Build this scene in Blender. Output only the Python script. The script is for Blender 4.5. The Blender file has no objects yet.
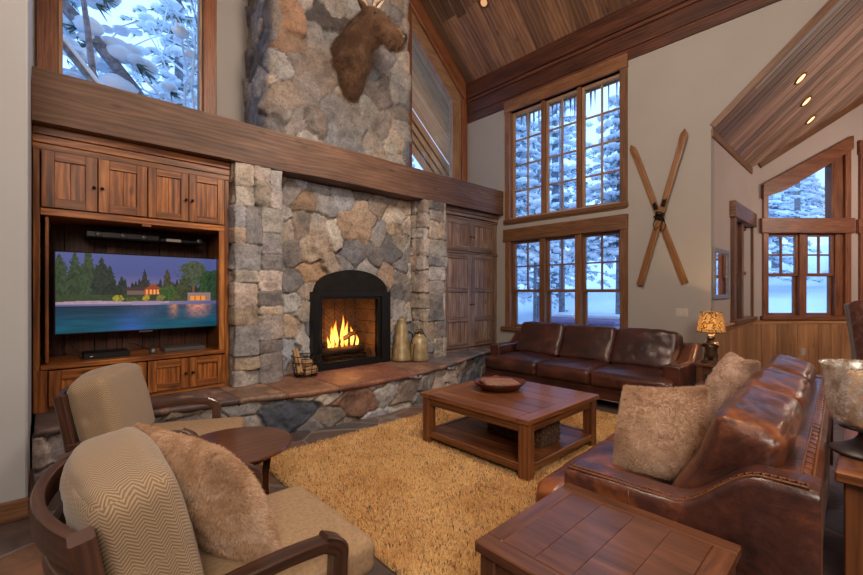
import bpy, bmesh, math, random
import numpy as np
from mathutils import Vector, Matrix, Euler
from math import sin, cos, pi, radians, sqrt

random.seed(7)
RNG = np.random.default_rng(7)
COL = bpy.context.scene.collection
V = Vector


# ------------------------------------------------------------------ numpy noise
def vnoise(x, y, seed=0):
    xi = np.floor(x).astype(np.int64); yi = np.floor(y).astype(np.int64)
    xf = x - xi; yf = y - yi

    def h(a, b):
        n = (a * 374761393 + b * 668265263 + seed * 974711) & 0x7fffffff
        n = ((n ^ (n >> 13)) * 1274126177) & 0x7fffffff
        n = n ^ (n >> 16)
        return (n & 0xffff) / 65535.0
    sx = xf * xf * (3 - 2 * xf); sy = yf * yf * (3 - 2 * yf)
    a = h(xi, yi) * (1 - sx) + h(xi + 1, yi) * sx
    b = h(xi, yi + 1) * (1 - sx) + h(xi + 1, yi + 1) * sx
    return a * (1 - sy) + b * sy


def fbm(x, y, seed=0, oct=4):
    s = 0; a = .5; f = 1.0
    for i in range(oct):
        s = s + a * vnoise(x * f + 17.3 * i, y * f - 9.1 * i, seed + i); a *= .5; f *= 2.03
    return s


def sstep(a, b, x):
    t = np.clip((x - a) / (b - a), 0, 1)
    return t * t * (3 - 2 * t)


# ------------------------------------------------------------------ objects
def tag(o, label=None, cat=None, group=None, kind=None):
    if label: o['label'] = label
    if cat: o['category'] = cat
    if group: o['group'] = group
    if kind: o['kind'] = kind
    return o


def thing(name, label, cat, loc=(0, 0, 0), rz=0, group=None):
    o = bpy.data.objects.new(name, None); COL.objects.link(o)
    o.empty_display_size = .1
    o.location = loc; o.rotation_euler = (0, 0, rz)
    return tag(o, label, cat, group)


def copy_tree(o, parent=None, **kw):
    c = o.copy(); COL.objects.link(c); c.parent = parent
    for ch in list(o.children):
        copy_tree(ch, c)
    for k, v in kw.items():
        if k in ('label', 'group', 'category'): c[k] = v
        elif k == 'loc': c.location = v
        elif k == 'rot': c.rotation_euler = v
        elif k == 'scale': c.scale = v
    return c


# ------------------------------------------------------------------ mesh builder
class MB:
    def __init__(s, off=(0, 0, 0), M=None):
        s.v = []; s.f = []; s.uv = []; s.t = []; s.off = V(off); s.M = M; s.mi = []; s.cur = 0

    def add(s, vs, fs, uvs=None, tone=None):
        b = len(s.v)
        for p in vs:
            p = V(p)
            if s.M is not None: p = s.M @ p
            s.v.append(tuple(p - s.off))
        tone = random.random() if tone is None else tone
        for i, f in enumerate(fs):
            s.f.append(tuple(b + k for k in f)); s.t.append(tone); s.mi.append(s.cur)
            s.uv.append(uvs[i] if uvs else [(vs[k][0] + vs[k][1], vs[k][2]) for k in f])
        return s

    def box(s, c, size, rot=None, bev=.004, tone=None, ax=None):
        """chamfered box, grain (u) along its longest side"""
        hx, hy, hz = [max(a / 2, 1e-4) for a in size]
        h = (hx, hy, hz); bev = min(bev, min(h) * .9)
        la = ax if ax is not None else max(range(3), key=lambda i: h[i])
        vs = []; idx = {}
        for sx in (-1, 1):
            for sy in (-1, 1):
                for sz in (-1, 1):
                    sg = (sx, sy, sz)
                    for a in range(3):
                        p = [sg[k] * (h[k] if k == a else h[k] - bev) for k in range(3)]
                        idx[(sg, a)] = len(vs); vs.append(p)
        fs = []
        for a in range(3):
            b, c2 = (a + 1) % 3, (a + 2) % 3
            for sg in (-1, 1):
                q = []
                for (u, w) in ((-1, -1), (1, -1), (1, 1), (-1, 1)):
                    k = [0, 0, 0]; k[a] = sg; k[b] = u; k[c2] = w
                    q.append(idx[(tuple(k), a)])
                fs.append(q if sg > 0 else q[::-1])
        for a in range(3):      # edges along axis a
            b, c2 = (a + 1) % 3, (a + 2) % 3
            for sb in (-1, 1):
                for sc in (-1, 1):
                    k0 = [0, 0, 0]; k0[a] = -1; k0[b] = sb; k0[c2] = sc
                    k1 = list(k0); k1[a] = 1
                    k0 = tuple(k0); k1 = tuple(k1)
                    q = [idx[(k0, b)], idx[(k1, b)], idx[(k1, c2)], idx[(k0, c2)]]
                    fs.append(q if sb * sc < 0 else q[::-1])
        for sx in (-1, 1):
            for sy in (-1, 1):
                for sz in (-1, 1):
                    sg = (sx, sy, sz)
                    q = [idx[(sg, 0)], idx[(sg, 1)], idx[(sg, 2)]]
                    fs.append(q if sx * sy * sz > 0 else q[::-1])
        ou, ov = random.uniform(0, 50), random.uniform(0, 50)
        uvs = []
        for f in fs:
            n = (V(vs[f[1]]) - V(vs[f[0]])).cross(V(vs[f[2]]) - V(vs[f[0]]))
            na = max(range(3), key=lambda i: abs(n[i]))
            ua = la if na != la else (la + 1) % 3
            va = 3 - na - ua
            uvs.append([(vs[k][ua] + ou, vs[k][va] + ov + na * 3.1) for k in f])
        R = rot if rot is not None else Matrix.Identity(3)
        C = V(c)
        s.add([C + R @ V(p) for p in vs], fs, uvs, tone)
        return s

    def bx(s, x0, x1, y0, y1, z0, z1, bev=.004, tone=None, ax=None):
        return s.box(((x0 + x1) / 2, (y0 + y1) / 2, (z0 + z1) / 2), (abs(x1 - x0), abs(y1 - y0), abs(z1 - z0)), None, bev, tone, ax)

    def bar(s, p0, p1, w, h, up=(0, 0, 1), bev=.004, tone=None):
        """bar from p0 to p1; h is measured along up, w across"""
        p0 = V(p0); p1 = V(p1); d = (p1 - p0); L = d.length; d.normalize()
        up = V(up); sd = up.cross(d)
        if sd.length < 1e-4: sd = V((1, 0, 0)).cross(d)
        sd.normalize(); u2 = d.cross(sd)
        R = Matrix((d, sd, u2)).transposed()
        return s.box((p0 + p1) / 2, (L, w, h), R, bev, tone, ax=0)

    def tube(s, pts, r, seg=8, tone=None, cap=True, flat=1.0, up=(0, 0, 1)):
        pts = [V(p) for p in pts]; n = len(pts)
        rs = r if isinstance(r, (list, tuple)) else [r] * n
        vs = []; fs = []; uvs = []
        nrm = None; L = 0; ou = random.uniform(0, 30)
        Ls = []
        for i, p in enumerate(pts):
            d = (pts[min(i + 1, n - 1)] - pts[max(i - 1, 0)])
            if d.length < 1e-9: d = V((0, 0, 1))
            d.normalize()
            if nrm is None:
                a = V(up)
                if abs(a.dot(d)) > .95: a = V((1, 0, 0))
                nrm = (a - d * a.dot(d)).normalized()
            else:
                nrm = (nrm - d * nrm.dot(d))
                nrm = nrm.normalized() if nrm.length > 1e-6 else d.orthogonal().normalized()
            b = d.cross(nrm)
            if i: L += (p - pts[i - 1]).length
            Ls.append(L)
            for k in range(seg):
                a = 2 * pi * k / seg
                vs.append(p + (nrm * cos(a) * flat + b * sin(a)) * rs[i])
        for i in range(n - 1):
            for k in range(seg):
                k2 = (k + 1) % seg
                fs.append([i * seg + k, i * seg + k2, (i + 1) * seg + k2, (i + 1) * seg + k])
                c = 2 * pi * max(rs[i], .003) / seg
                uvs.append([(Ls[i] + ou, k * c), (Ls[i] + ou, (k + 1) * c), (Ls[i + 1] + ou, (k + 1) * c), (Ls[i + 1] + ou, k * c)])
        if cap:
            fs.append(list(range(seg))[::-1]); uvs.append([(ou + cos(2 * pi * k / seg) * rs[0], sin(2 * pi * k / seg) * rs[0]) for k in range(seg)][::-1])
            fs.append([(n - 1) * seg + k for k in range(seg)]); uvs.append([(ou + cos(2 * pi * k / seg) * rs[-1], sin(2 * pi * k / seg) * rs[-1]) for k in range(seg)])
        return s.add(vs, fs, uvs, tone)

    def lathe(s, prof, c=(0, 0, 0), seg=32, R=None, tone=None, sx=1, sy=1):
        R = R if R is not None else Matrix.Identity(3); C = V(c)
        vs = []; fs = []; n = len(prof); uvs = []
        for (r, z) in prof:
            for k in range(seg):
                a = 2 * pi * k / seg
                vs.append(C + R @ V((r * cos(a) * sx, r * sin(a) * sy, z)))
        for i in range(n - 1):
            for k in range(seg):
                k2 = (k + 1) % seg
                fs.append([i * seg + k, i * seg + k2, (i + 1) * seg + k2, (i + 1) * seg + k])
                r = max(prof[i][0], .01)
                uvs.append([(a_ * 2 * pi * r / seg, z_) for a_, z_ in ((k, prof[i][1]), (k + 1, prof[i][1]), (k + 1, prof[i + 1][1]), (k, prof[i + 1][1]))])
        return s.add(vs, fs, uvs, tone)

    def prism(s, poly, P, N, depth, tone=None, ax=None):
        """extrude polygon of 2D points; P(u,v)->3D; N = extrusion vector"""
        n = len(poly); N = V(N) * depth
        a = [V(P(*p)) for p in poly]
        ar = sum(poly[i][0] * poly[(i + 1) % n][1] - poly[(i + 1) % n][0] * poly[i][1] for i in range(n))
        vs = a + [p + N for p in a]
        fs = [list(range(n))[::-1], list(range(n, 2 * n))]
        uvs = [[poly[k] for k in range(n)][::-1], [poly[k] for k in range(n)]]
        for i in range(n):
            j = (i + 1) % n
            fs.append([i, j, n + j, n + i])
            uvs.append([poly[i], poly[j], (poly[j][0] + .02, poly[j][1] + depth), (poly[i][0] + .02, poly[i][1] + depth)])
        ou, ov = random.uniform(0, 20), random.uniform(0, 20)
        uvs = [[(u + ou, v + ov) if ax != 1 else (v + ou, u + ov) for u, v in q] for q in uvs]
        return s.add(vs, fs, uvs, tone)

    def grid(s, P, tone=None, closed=False, uvs=None):
        """P[i][j] array of points"""
        P = np.asarray(P); ni, nj = P.shape[:2]
        vs = [tuple(p) for p in P.reshape(-1, 3)]
        fs = []; uv = []
        for i in range(ni - 1):
            for j in range(nj if closed else nj - 1):
                j2 = (j + 1) % nj
                fs.append([i * nj + j, i * nj + j2, (i + 1) * nj + j2, (i + 1) * nj + j])
                if uvs is not None:
                    uv.append([tuple(uvs[i][j]), tuple(uvs[i][j2]), tuple(uvs[i + 1][j2]), tuple(uvs[i + 1][j])])
        return s.add(vs, fs, uv if uvs is not None else None, tone)

    def build(s, name, mat, parent=None, smooth=False, loc=None, rot=None, kind=None, auto=None):
        me = bpy.data.meshes.new(name)
        me.from_pydata(s.v, [], s.f)
        uvl = me.uv_layers.new(name='UVMap')
        flat = [c for f in s.uv for p in f for c in p[:2]]
        uvl.data.foreach_set('uv', flat)
        at = me.attributes.new('tone', 'FLOAT', 'FACE')
        at.data.foreach_set('value', s.t)
        mats = mat if isinstance(mat, (list, tuple)) else [mat]
        for m in mats: me.materials.append(m)
        if len(mats) > 1: me.polygons.foreach_set('material_index', s.mi)
        if smooth: me.shade_smooth()
        if auto:
            bm = bmesh.new(); bm.from_mesh(me)
            for e in bm.edges:
                e.smooth = not (len(e.link_faces) == 2 and e.calc_face_angle(0) > radians(auto))
            for f in bm.faces: f.smooth = True
            bm.to_mesh(me); bm.free()
        me.validate(); me.update()
        ob = bpy.data.objects.new(name, me); COL.objects.link(ob)
        if parent is not None: ob.parent = parent
        if loc is not None: ob.location = loc
        elif parent is None: ob.location = s.off
        if rot is not None: ob.rotation_euler = rot
        if kind: ob['kind'] = kind
        return ob


def np_obj(name, vs, fs, mat, parent=None, col=None, smooth=True, loc=None, kind=None, uv=None, tris=None):
    """mesh object from numpy arrays; col = per-vertex rgb"""
    me = bpy.data.meshes.new(name)
    me.from_pydata(np.asarray(vs).tolist(), [], np.asarray(fs).tolist() if not isinstance(fs, list) else fs)
    if col is not None:
        ca = me.color_attributes.new('col', 'FLOAT_COLOR', 'POINT')
        c4 = np.ones((len(me.vertices), 4)); c4[:, :3] = col
        ca.data.foreach_set('color', c4.ravel())
    if uv is not None:
        l = me.uv_layers.new(name='UVMap')
        idx = np.zeros(len(me.loops), dtype=np.int32); me.loops.foreach_get('vertex_index', idx)
        l.data.foreach_set('uv', np.asarray(uv)[idx].ravel())
    me.materials.append(mat)
    if smooth: me.shade_smooth()
    me.update()
    ob = bpy.data.objects.new(name, me); COL.objects.link(ob)
    if parent is not None: ob.parent = parent
    if loc is not None: ob.location = loc
    if kind: ob['kind'] = kind
    return ob


def gridfaces(ni, nj, mask=None):
    i, j = np.meshgrid(np.arange(ni - 1), np.arange(nj - 1), indexing='ij')
    a = i * nj + j
    f = np.stack([a, a + 1, a + nj + 1, a + nj], -1).reshape(-1, 4)
    if mask is not None: f = f[mask.ravel()]
    return f


def bake(ob):
    """replace the modifiers of an object by their result"""
    dg = bpy.context.evaluated_depsgraph_get(); dg.update()
    ev = ob.evaluated_get(dg)
    me = bpy.data.meshes.new_from_object(ev)
    ob.modifiers.clear(); ob.data = me
    return ob


def blob(name, parts, mat, parent=None, voxel=.02, smooth=6, loc=None):
    """one continuous surface grown over ellipsoids: (centre, (rx,ry,rz), optional euler)"""
    me = bpy.data.meshes.new(name); bm = bmesh.new()
    for p in parts:
        c, r = p[0], p[1]
        rot = Euler(p[2]).to_matrix().to_4x4() if len(p) > 2 else Matrix.Identity(4)
        r = r if isinstance(r, (tuple, list)) else (r, r, r)
        M = Matrix.Translation(c) @ rot @ Matrix.Diagonal((*r, 1))
        bmesh.ops.create_icosphere(bm, subdivisions=3, radius=1, matrix=M)
    bm.to_mesh(me); bm.free()
    ob = bpy.data.objects.new(name, me); COL.objects.link(ob)
    m = ob.modifiers.new('r', 'REMESH'); m.mode = 'VOXEL'; m.voxel_size = voxel; m.use_smooth_shade = True
    if smooth:
        m = ob.modifiers.new('s', 'SMOOTH'); m.iterations = smooth; m.factor = .5
    bake(ob); ob.data.name = name
    ob.data.materials.clear(); ob.data.materials.append(mat)
    ob.data.shade_smooth()
    if parent is not None: ob.parent = parent
    if loc is not None: ob.location = loc
    return ob


def chain(pts, rs, n=5):
    """ellipsoids strung along a polyline"""
    out = []
    for i in range(len(pts) - 1):
        for k in range(n):
            t = k / n
            p = V(pts[i]).lerp(V(pts[i + 1]), t); r = rs[i] * (1 - t) + rs[i + 1] * t
            out.append((p, r))
    out.append((V(pts[-1]), rs[-1]))
    return out


def add_fur(ob, nb, L, comb, seed=0, wd=.003):
    """grow short hairs out of an object's surface, as part of its mesh"""
    me = ob.data; me.calc_loop_triangles()
    co = np.array([v.co[:] for v in me.vertices]); tr = np.array([t.vertices[:] for t in me.loop_triangles]); pf = [list(p.vertices) for p in me.polygons]
    q = co[tr]; ar = np.linalg.norm(np.cross(q[:, 1] - q[:, 0], q[:, 2] - q[:, 0]), axis=1)
    R = np.random.default_rng(seed); fi = R.choice(len(tr), nb, p=ar / ar.sum()); q = q[fi]
    a, b = R.random((nb, 1)), R.random((nb, 1)); k = (a + b) > 1; a = np.where(k, 1 - a, a); b = np.where(k, 1 - b, b)
    p = q[:, 0] + a * (q[:, 1] - q[:, 0]) + b * (q[:, 2] - q[:, 0])
    n = np.cross(q[:, 1] - q[:, 0], q[:, 2] - q[:, 0]); n /= np.linalg.norm(n, axis=1, keepdims=True) + 1e-12
    d = n * .5 + np.array(comb) * .8 + R.normal(0, .25, (nb, 3)); d /= np.linalg.norm(d, axis=1, keepdims=True)
    s = np.cross(d, n + R.normal(0, .3, (nb, 3))); s /= np.linalg.norm(s, axis=1, keepdims=True)
    ln = L * R.uniform(.4, 1.2, (nb, 1))
    tri = np.stack([p - s * wd, p + s * wd, p + d * ln], 1).reshape(-1, 3)
    mats = list(me.materials); m2 = bpy.data.meshes.new(me.name)
    m2.from_pydata(np.concatenate([co, tri]).tolist(), [], pf + (np.arange(nb * 3).reshape(-1, 3) + len(co)).tolist())
    for m in mats: m2.materials.append(m)
    m2.shade_smooth(); ob.data = m2


# ------------------------------------------------------------------ materials
def lin(r, g, b):
    f = lambda c: (c / 255 / 12.92) if c / 255 <= .04045 else ((c / 255 + .055) / 1.055) ** 2.4
    return (f(r), f(g), f(b), 1)


class NT:
    def __init__(s, name):
        s.m = bpy.data.materials.new(name); s.m.use_nodes = True
        s.n = s.m.node_tree.nodes; s.l = s.m.node_tree.links; s.n.clear()
        s.out = s.n.new('ShaderNodeOutputMaterial')
        s.b = s.n.new('ShaderNodeBsdfPrincipled'); s.l.new(s.b.outputs[0], s.out.inputs[0])

    def N(s, t, **kw):
        n = s.n.new(t)
        for k, v in kw.items():
            if k.startswith('_'): setattr(n, k[1:], v)
        for k, v in kw.items():
            if k.startswith('_'): continue
            if k.startswith('i') and k[1:].isdigit(): n.inputs[int(k[1:])].default_value = v
            else: n.inputs[k].default_value = v
        return n

    def L(s, a, b): s.l.new(a, b)

    def set(s, **kw):
        for k, v in kw.items(): s.b.inputs[k.replace('_', ' ')].default_value = v
        return s

    def coords(s, out='Object', scale=(1, 1, 1)):
        t = s.N('ShaderNodeTexCoord'); m = s.N('ShaderNodeMapping'); m.inputs['Scale'].default_value = scale
        s.L(t.outputs[out], m.inputs[0]); return m.outputs[0]

    def noise(s, vec, scale, detail=5, rough=.55, dist=0):
        n = s.N('ShaderNodeTexNoise', Scale=scale, Detail=detail, Roughness=rough, Distortion=dist)
        if vec is not None: s.L(vec, n.inputs['Vector'])
        return n.outputs['Fac']

    def ramp(s, fac, stops, interp='LINEAR'):
        r = s.N('ShaderNodeValToRGB'); e = r.color_ramp; e.interpolation = interp
        while len(e.elements) < len(stops): e.elements.new(.5)
        for k, (p, c) in enumerate(stops):
            e.elements[k].position = p; e.elements[k].color = c if len(c) == 4 else (*c, 1)
        s.L(fac, r.inputs[0]); return r.outputs[0]

    def mix(s, fac, a, b, mode='MIX'):
        m = s.N('ShaderNodeMix', _data_type='RGBA', _blend_type=mode)
        for sock, v in ((m.inputs[0], fac), (m.inputs[6], a), (m.inputs[7], b)):
            if hasattr(v, 'links') or isinstance(v, bpy.types.NodeSocket): s.L(v, sock)
            else: sock.default_value = v
        return m.outputs[2]

    def math(s, op, a, b=0., c=0.):
        m = s.N('ShaderNodeMath', _operation=op)
        for k, v in enumerate((a, b, c)):
            if isinstance(v, bpy.types.NodeSocket): s.L(v, m.inputs[k])
            else: m.inputs[k].default_value = v
        return m.outputs[0]

    def attr(s, name, out='Color'):
        return s.N('ShaderNodeAttribute', _attribute_name=name).outputs[out]

    def bump(s, h, strength=.3, dist=.01):
        b = s.N('ShaderNodeBump', Strength=strength, Distance=dist); s.L(h, b.inputs['Height'])
        s.L(b.outputs[0], s.b.inputs['Normal']); return b

    def base(s, c):
        if isinstance(c, bpy.types.NodeSocket): s.L(c, s.b.inputs['Base Color'])
        else: s.b.inputs['Base Color'].default_value = c
        return s


def plain(name, c, rough=.5, metal=0., emit=None, es=0, noise=.0, nscale=8, spec=None, bump=0, bscale=40):
    t = NT(name); t.set(Roughness=rough, Metallic=metal)
    if spec is not None: t.b.inputs['Specular IOR Level'].default_value = spec
    co = t.coords()
    if noise:
        f = t.noise(co, nscale)
        d = tuple(x * (1 - noise) for x in c[:3]); e = tuple(min(1, x * (1 + noise)) for x in c[:3])
        t.base(t.ramp(f, [(.3, d), (.7, e)]))
    else: t.base(c)
    if bump: t.bump(t.noise(co, bscale), bump, .005)
    if emit: t.set(Emission_Color=emit, Emission_Strength=es)
    return t.m


def wood(name, dark, mid, light, rough=.45, grain=1., knots=.6, var=.35, bump=.15, coat=0, blotch=.5, ring=.13):
    """grain runs along u of the UV map (metres); 'tone' shifts each board"""
    t = NT(name); t.set(Roughness=rough)
    if coat: t.set(Coat_Weight=coat, Coat_Roughness=.15)
    uv = t.N('ShaderNodeTexCoord').outputs['UV']
    tone = t.attr('tone', 'Fac')
    comb = t.N('ShaderNodeCombineXYZ'); sh = t.math('MULTIPLY', tone, 13.7); t.L(sh, comb.inputs[2])
    add = t.N('ShaderNodeVectorMath', _operation='ADD'); t.L(uv, add.inputs[0]); t.L(comb.outputs[0], add.inputs[1])

    def mp(sc):
        m = t.N('ShaderNodeMapping'); m.inputs['Scale'].default_value = sc; t.L(add.outputs[0], m.inputs[0]); return m.outputs[0]
    warp = t.noise(mp((1.1 * grain, 7 * grain, 1)), 1.6, 5, .6, .6)
    fine = t.noise(mp((2.6 * grain, 85 * grain, 1)), 1.0, 5, .6, .3)
    rings = t.N('ShaderNodeTexWave', _wave_type='BANDS', _bands_direction='Y', Scale=5.5 * grain, Distortion=9, Detail=3)
    rings.inputs['Detail Scale'].default_value = 1.3
    t.L(mp((.3, 2.0, 1)), rings.inputs['Vector'])
    f = t.math('ADD', t.math('MULTIPLY', fine, .26), t.math('MULTIPLY', rings.outputs['Fac'], ring))
    f = t.math('ADD', f, t.math('MULTIPLY', warp, .58))
    c = t.ramp(f, [(.30, dark), (.48, mid), (.66, light)])
    bl = t.noise(mp((1.6, 4.5, 1)), 1.6, 4, .6)
    c = t.mix(t.math('MULTIPLY', t.ramp(bl, [(.35, (0, 0, 0)), (.7, (1, 1, 1))]), blotch), c, t.mix(.55, c, dark))
    if knots:
        vo = t.N('ShaderNodeTexVoronoi', Scale=1.0, Randomness=1.0); t.L(mp((2.3, 5.5, 1)), vo.inputs['Vector'])
        k = t.ramp(vo.outputs['Distance'], [(.0, (1, 1, 1)), (.07, (.8, .8, .8)), (.17, (0, 0, 0))])
        c = t.mix(t.math('MULTIPLY', k, knots), c, tuple(x * .35 for x in dark[:3]) + (1,))
    br = t.math('ADD', t.math('MULTIPLY', tone, 2 * var), 1 - var)
    cb = t.N('ShaderNodeCombineColor')
    for i in range(3): t.L(br, cb.inputs[i])
    c = t.mix(1.0, c, cb.outputs[0], 'MULTIPLY')
    t.base(c)
    if bump: t.bump(fine, bump, .004)
    return t.m


def glass(name, tint=(1, 1, 1, 1), refl=1.0):
    t = NT(name); t.n.remove(t.b)
    tr = t.N('ShaderNodeBsdfTransparent', Color=tint); gl = t.N('ShaderNodeBsdfGlossy', Roughness=.02)
    fr = t.N('ShaderNodeFresnel', IOR=1.45); mx = t.N('ShaderNodeMixShader')
    t.L(t.math('MULTIPLY', fr.outputs[0], refl), mx.inputs[0]); t.L(tr.outputs[0], mx.inputs[1]); t.L(gl.outputs[0], mx.inputs[2])
    t.L(mx.outputs[0], t.out.inputs[0]); return t.m


M = {}
M['beam'] = wood('mantel_wood', lin(66, 43, 30), lin(100, 68, 48), lin(122, 88, 64), .6, .6, .5, .1, .3)
M['cab'] = wood('alder_cabinet_wood', lin(62, 31, 11), lin(146, 82, 34), lin(200, 128, 62), .38, .55, .85, .28, .1, coat=.15, blotch=.85)
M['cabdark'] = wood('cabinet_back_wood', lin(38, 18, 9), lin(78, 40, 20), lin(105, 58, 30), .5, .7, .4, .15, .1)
M['armoire'] = wood('aged_armoire_wood', lin(70, 50, 42), lin(130, 100, 82), lin(172, 148, 132), .5, .6, .7, .22, .15, blotch=.9)
M['trim'] = wood('window_trim_wood', lin(76, 48, 30), lin(116, 76, 48), lin(144, 102, 68), .5, 1, .3, .2, .12)
M['trimred'] = wood('reddish_trim_wood', lin(76, 42, 26), lin(126, 74, 46), lin(156, 100, 66), .45, 1, .3, .15, .12)
M['sash'] = wood('sash_wood', lin(110, 78, 54), lin(160, 122, 92), lin(186, 150, 118), .5, 1, 0, .1, .05)
M['ceil'] = wood('ceiling_plank_wood', lin(66, 44, 30), lin(112, 78, 54), lin(144, 106, 76), .55, .4, .7, .5, .2)
M['ceil2'] = wood('alcove_ceiling_wood', lin(90, 64, 50), lin(136, 106, 88), lin(170, 142, 124), .5, .4, .6, .45, .2)
M['crown'] = wood('ceiling_beam_wood', lin(40, 20, 12), lin(80, 42, 26), lin(112, 66, 44), .5, .6, .4, .25, .2)
M['wains'] = wood('wainscot_wood', lin(120, 78, 48), lin(168, 120, 80), lin(196, 148, 106), .5, .35, .5, .25, .1, blotch=.25, ring=.05)
M['table'] = wood('rustic_table_wood', lin(66, 34, 18), lin(124, 74, 42), lin(156, 100, 60), .33, .6, .35, .22, .12, coat=.25)
M['etable'] = wood('end_table_wood', lin(72, 44, 30), lin(110, 68, 46), lin(138, 94, 64), .36, 1.2, .0, .18, .15, coat=.2, blotch=.2, ring=.02)
M['rtable'] = wood('round_table_wood', lin(42, 18, 8), lin(88, 42, 18), lin(116, 60, 28), .28, .5, .2, .05, .05, coat=.4)
M['chairwood'] = wood('chair_frame_wood', lin(44, 26, 18), lin(74, 46, 34), lin(98, 64, 48), .35, 1, .0, .08, .05, coat=.3)
M['ski'] = wood('old_ski_wood', lin(84, 52, 26), lin(126, 82, 42), lin(152, 106, 60), .4, 1, .1, .06, .05, coat=.3)
M['log'] = wood('split_log_wood', lin(120, 84, 52), lin(176, 134, 92), lin(206, 168, 124), .8, 1, .2, .1, .3)
M['bark'] = plain('bark', lin(70, 54, 44), .9, noise=.5, nscale=30, bump=.6, bscale=40)
M['wall'] = plain('warm_white_plaster', lin(158, 150, 144), .85, noise=.03, nscale=2, bump=.05, bscale=60)
M['wall2'] = plain('rose_white_plaster', lin(178, 163, 155), .85, noise=.03, nscale=2, bump=.05, bscale=60)
M['pier'] = plain('pale_plaster', lin(178, 176, 176), .85, noise=.02, nscale=2, bump=.04, bscale=60)
M['black'] = plain('black_metal', lin(30, 29, 30), .45, .6, noise=.2, nscale=12)
M['soot'] = plain('sooty_metal', lin(34, 30, 28), .55, .7, noise=.3, nscale=9)
M['plastic'] = plain('black_plastic', lin(16, 16, 18), .35)
M['graypl'] = plain('gray_plastic', lin(92, 90, 90), .35, .5)
M['brass'] = plain('antique_brass', lin(134, 98, 54), .35, 1., noise=.25, nscale=30)
M['knob'] = plain('dark_iron_knob', lin(30, 24, 20), .4, .8)
M['white'] = plain('switch_plate_plastic', lin(180, 172, 160), .4)
M['glass'] = glass('window_glass', (.97, .985, 1, 1), .22)
M['fireglass'] = glass('fire_glass', (.95, .93, .9, 1), .55)


def leather(name, dark, mid, hi, rough=.34):
    t = NT(name)
    co = t.coords()
    big = t.noise(co, 3.2, 5, .6, .6); fine = t.noise(co, 22, 5, .6)
    f = t.math('ADD', t.math('MULTIPLY', big, .75), t.math('MULTIPLY', fine, .25))
    c = t.ramp(f, [(.36, dark), (.52, mid), (.66, hi)])
    geo = t.N('ShaderNodeNewGeometry')
    pt = t.ramp(geo.outputs['Pointiness'], [(.50, (0, 0, 0)), (.56, (1, 1, 1))])
    c = t.mix(t.math('MULTIPLY', pt, .6), c, hi)
    t.base(c)
    t.set(Coat_Weight=.25, Coat_Roughness=.22)
    r = t.math('ADD', t.math('MULTIPLY', fine, .22), rough - .1); t.L(r, t.b.inputs['Roughness'])
    vo = t.N('ShaderNodeTexVoronoi', Scale=260); t.L(co, vo.inputs['Vector'])
    wr = t.noise(co, 9, 6, .65, 1.2)
    h = t.math('ADD', t.math('MULTIPLY', wr, 1.0), t.math('MULTIPLY', vo.outputs['Distance'], .06))
    t.bump(h, .35, .02)
    return t.m


M['leather'] = leather('dark_brown_leather', lin(38, 18, 15), lin(62, 31, 25), lin(90, 47, 34))
M['leather_lit'] = leather('worn_lit_chestnut_leather', lin(50, 28, 25), lin(82, 46, 38), lin(146, 82, 40))  # brown leather again, with the near sofa's lighting painted into its colour
M['stitch'] = plain('tan_leather_lacing', lin(112, 66, 36), .5, noise=.3, nscale=80)


def fur(name, c0, c1, c2, sc=1.0):
    t = NT(name); co = t.coords()
    n1 = t.noise(co, 5 * sc, 4, .6, 1.0); n2 = t.noise(co, 40 * sc, 4, .7, .5)
    f = t.math('ADD', t.math('MULTIPLY', n1, .6), t.math('MULTIPLY', n2, .4))
    c = t.ramp(f, [(.30, c0), (.5, c1), (.68, c2)]); t.base(c)
    t.set(Roughness=.9, Sheen_Weight=.3, Sheen_Roughness=.4)
    t.b.inputs['Sheen Tint'].default_value = (1, .9, .8, 1)
    tl = t.N('ShaderNodeBsdfTranslucent'); t.L(c, tl.inputs[0]); mx = t.N('ShaderNodeMixShader', i0=.3)
    t.L(t.b.outputs[0], mx.inputs[1]); t.L(tl.outputs[0], mx.inputs[2]); t.L(mx.outputs[0], t.out.inputs[0])
    return t.m


M['fur'] = fur('tan_faux_fur', lin(184, 148, 120), lin(214, 182, 154), lin(236, 214, 192))
M['fur2'] = fur('gray_brown_faux_fur', lin(172, 142, 124), lin(210, 180, 160), lin(234, 210, 192))
M['furchair'] = fur('rust_flecked_faux_fur', lin(166, 120, 82), lin(210, 174, 140), lin(236, 214, 190))
M['elk'] = fur('elk_hide', lin(72, 48, 34), lin(122, 88, 64), lin(164, 126, 96))


def herring(name, a, b):
    t = NT(name); uv = t.N('ShaderNodeTexCoord').outputs['UV']
    sp = t.N('ShaderNodeSeparateXYZ'); t.L(uv, sp.inputs[0])
    u = t.math('MULTIPLY', sp.outputs[0], 22.0); tri = t.math('PINGPONG', u, .5)
    s = t.math('ADD', t.math('MULTIPLY', tri, 4.0), t.math('MULTIPLY', sp.outputs[1], 85.0))
    w = t.math('FRACT', s); k = t.math('GREATER_THAN', w, .5)
    fine = t.noise(t.coords(), 120, 3)
    c = t.mix(k, a, b); c = t.mix(t.math('MULTIPLY', fine, .5), c, tuple(x * .6 for x in a[:3]) + (1,))
    t.base(c); t.set(Roughness=.95, Sheen_Weight=.2); t.bump(t.math('ADD', k, fine), .25, .003); return t.m


M['herring'] = herring('herringbone_tweed', lin(176, 150, 120), lin(126, 98, 72))
M['tweed'] = plain('beige_woven_fabric', lin(162, 132, 100), .95, noise=.2, nscale=60, bump=.3, bscale=200)


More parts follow.
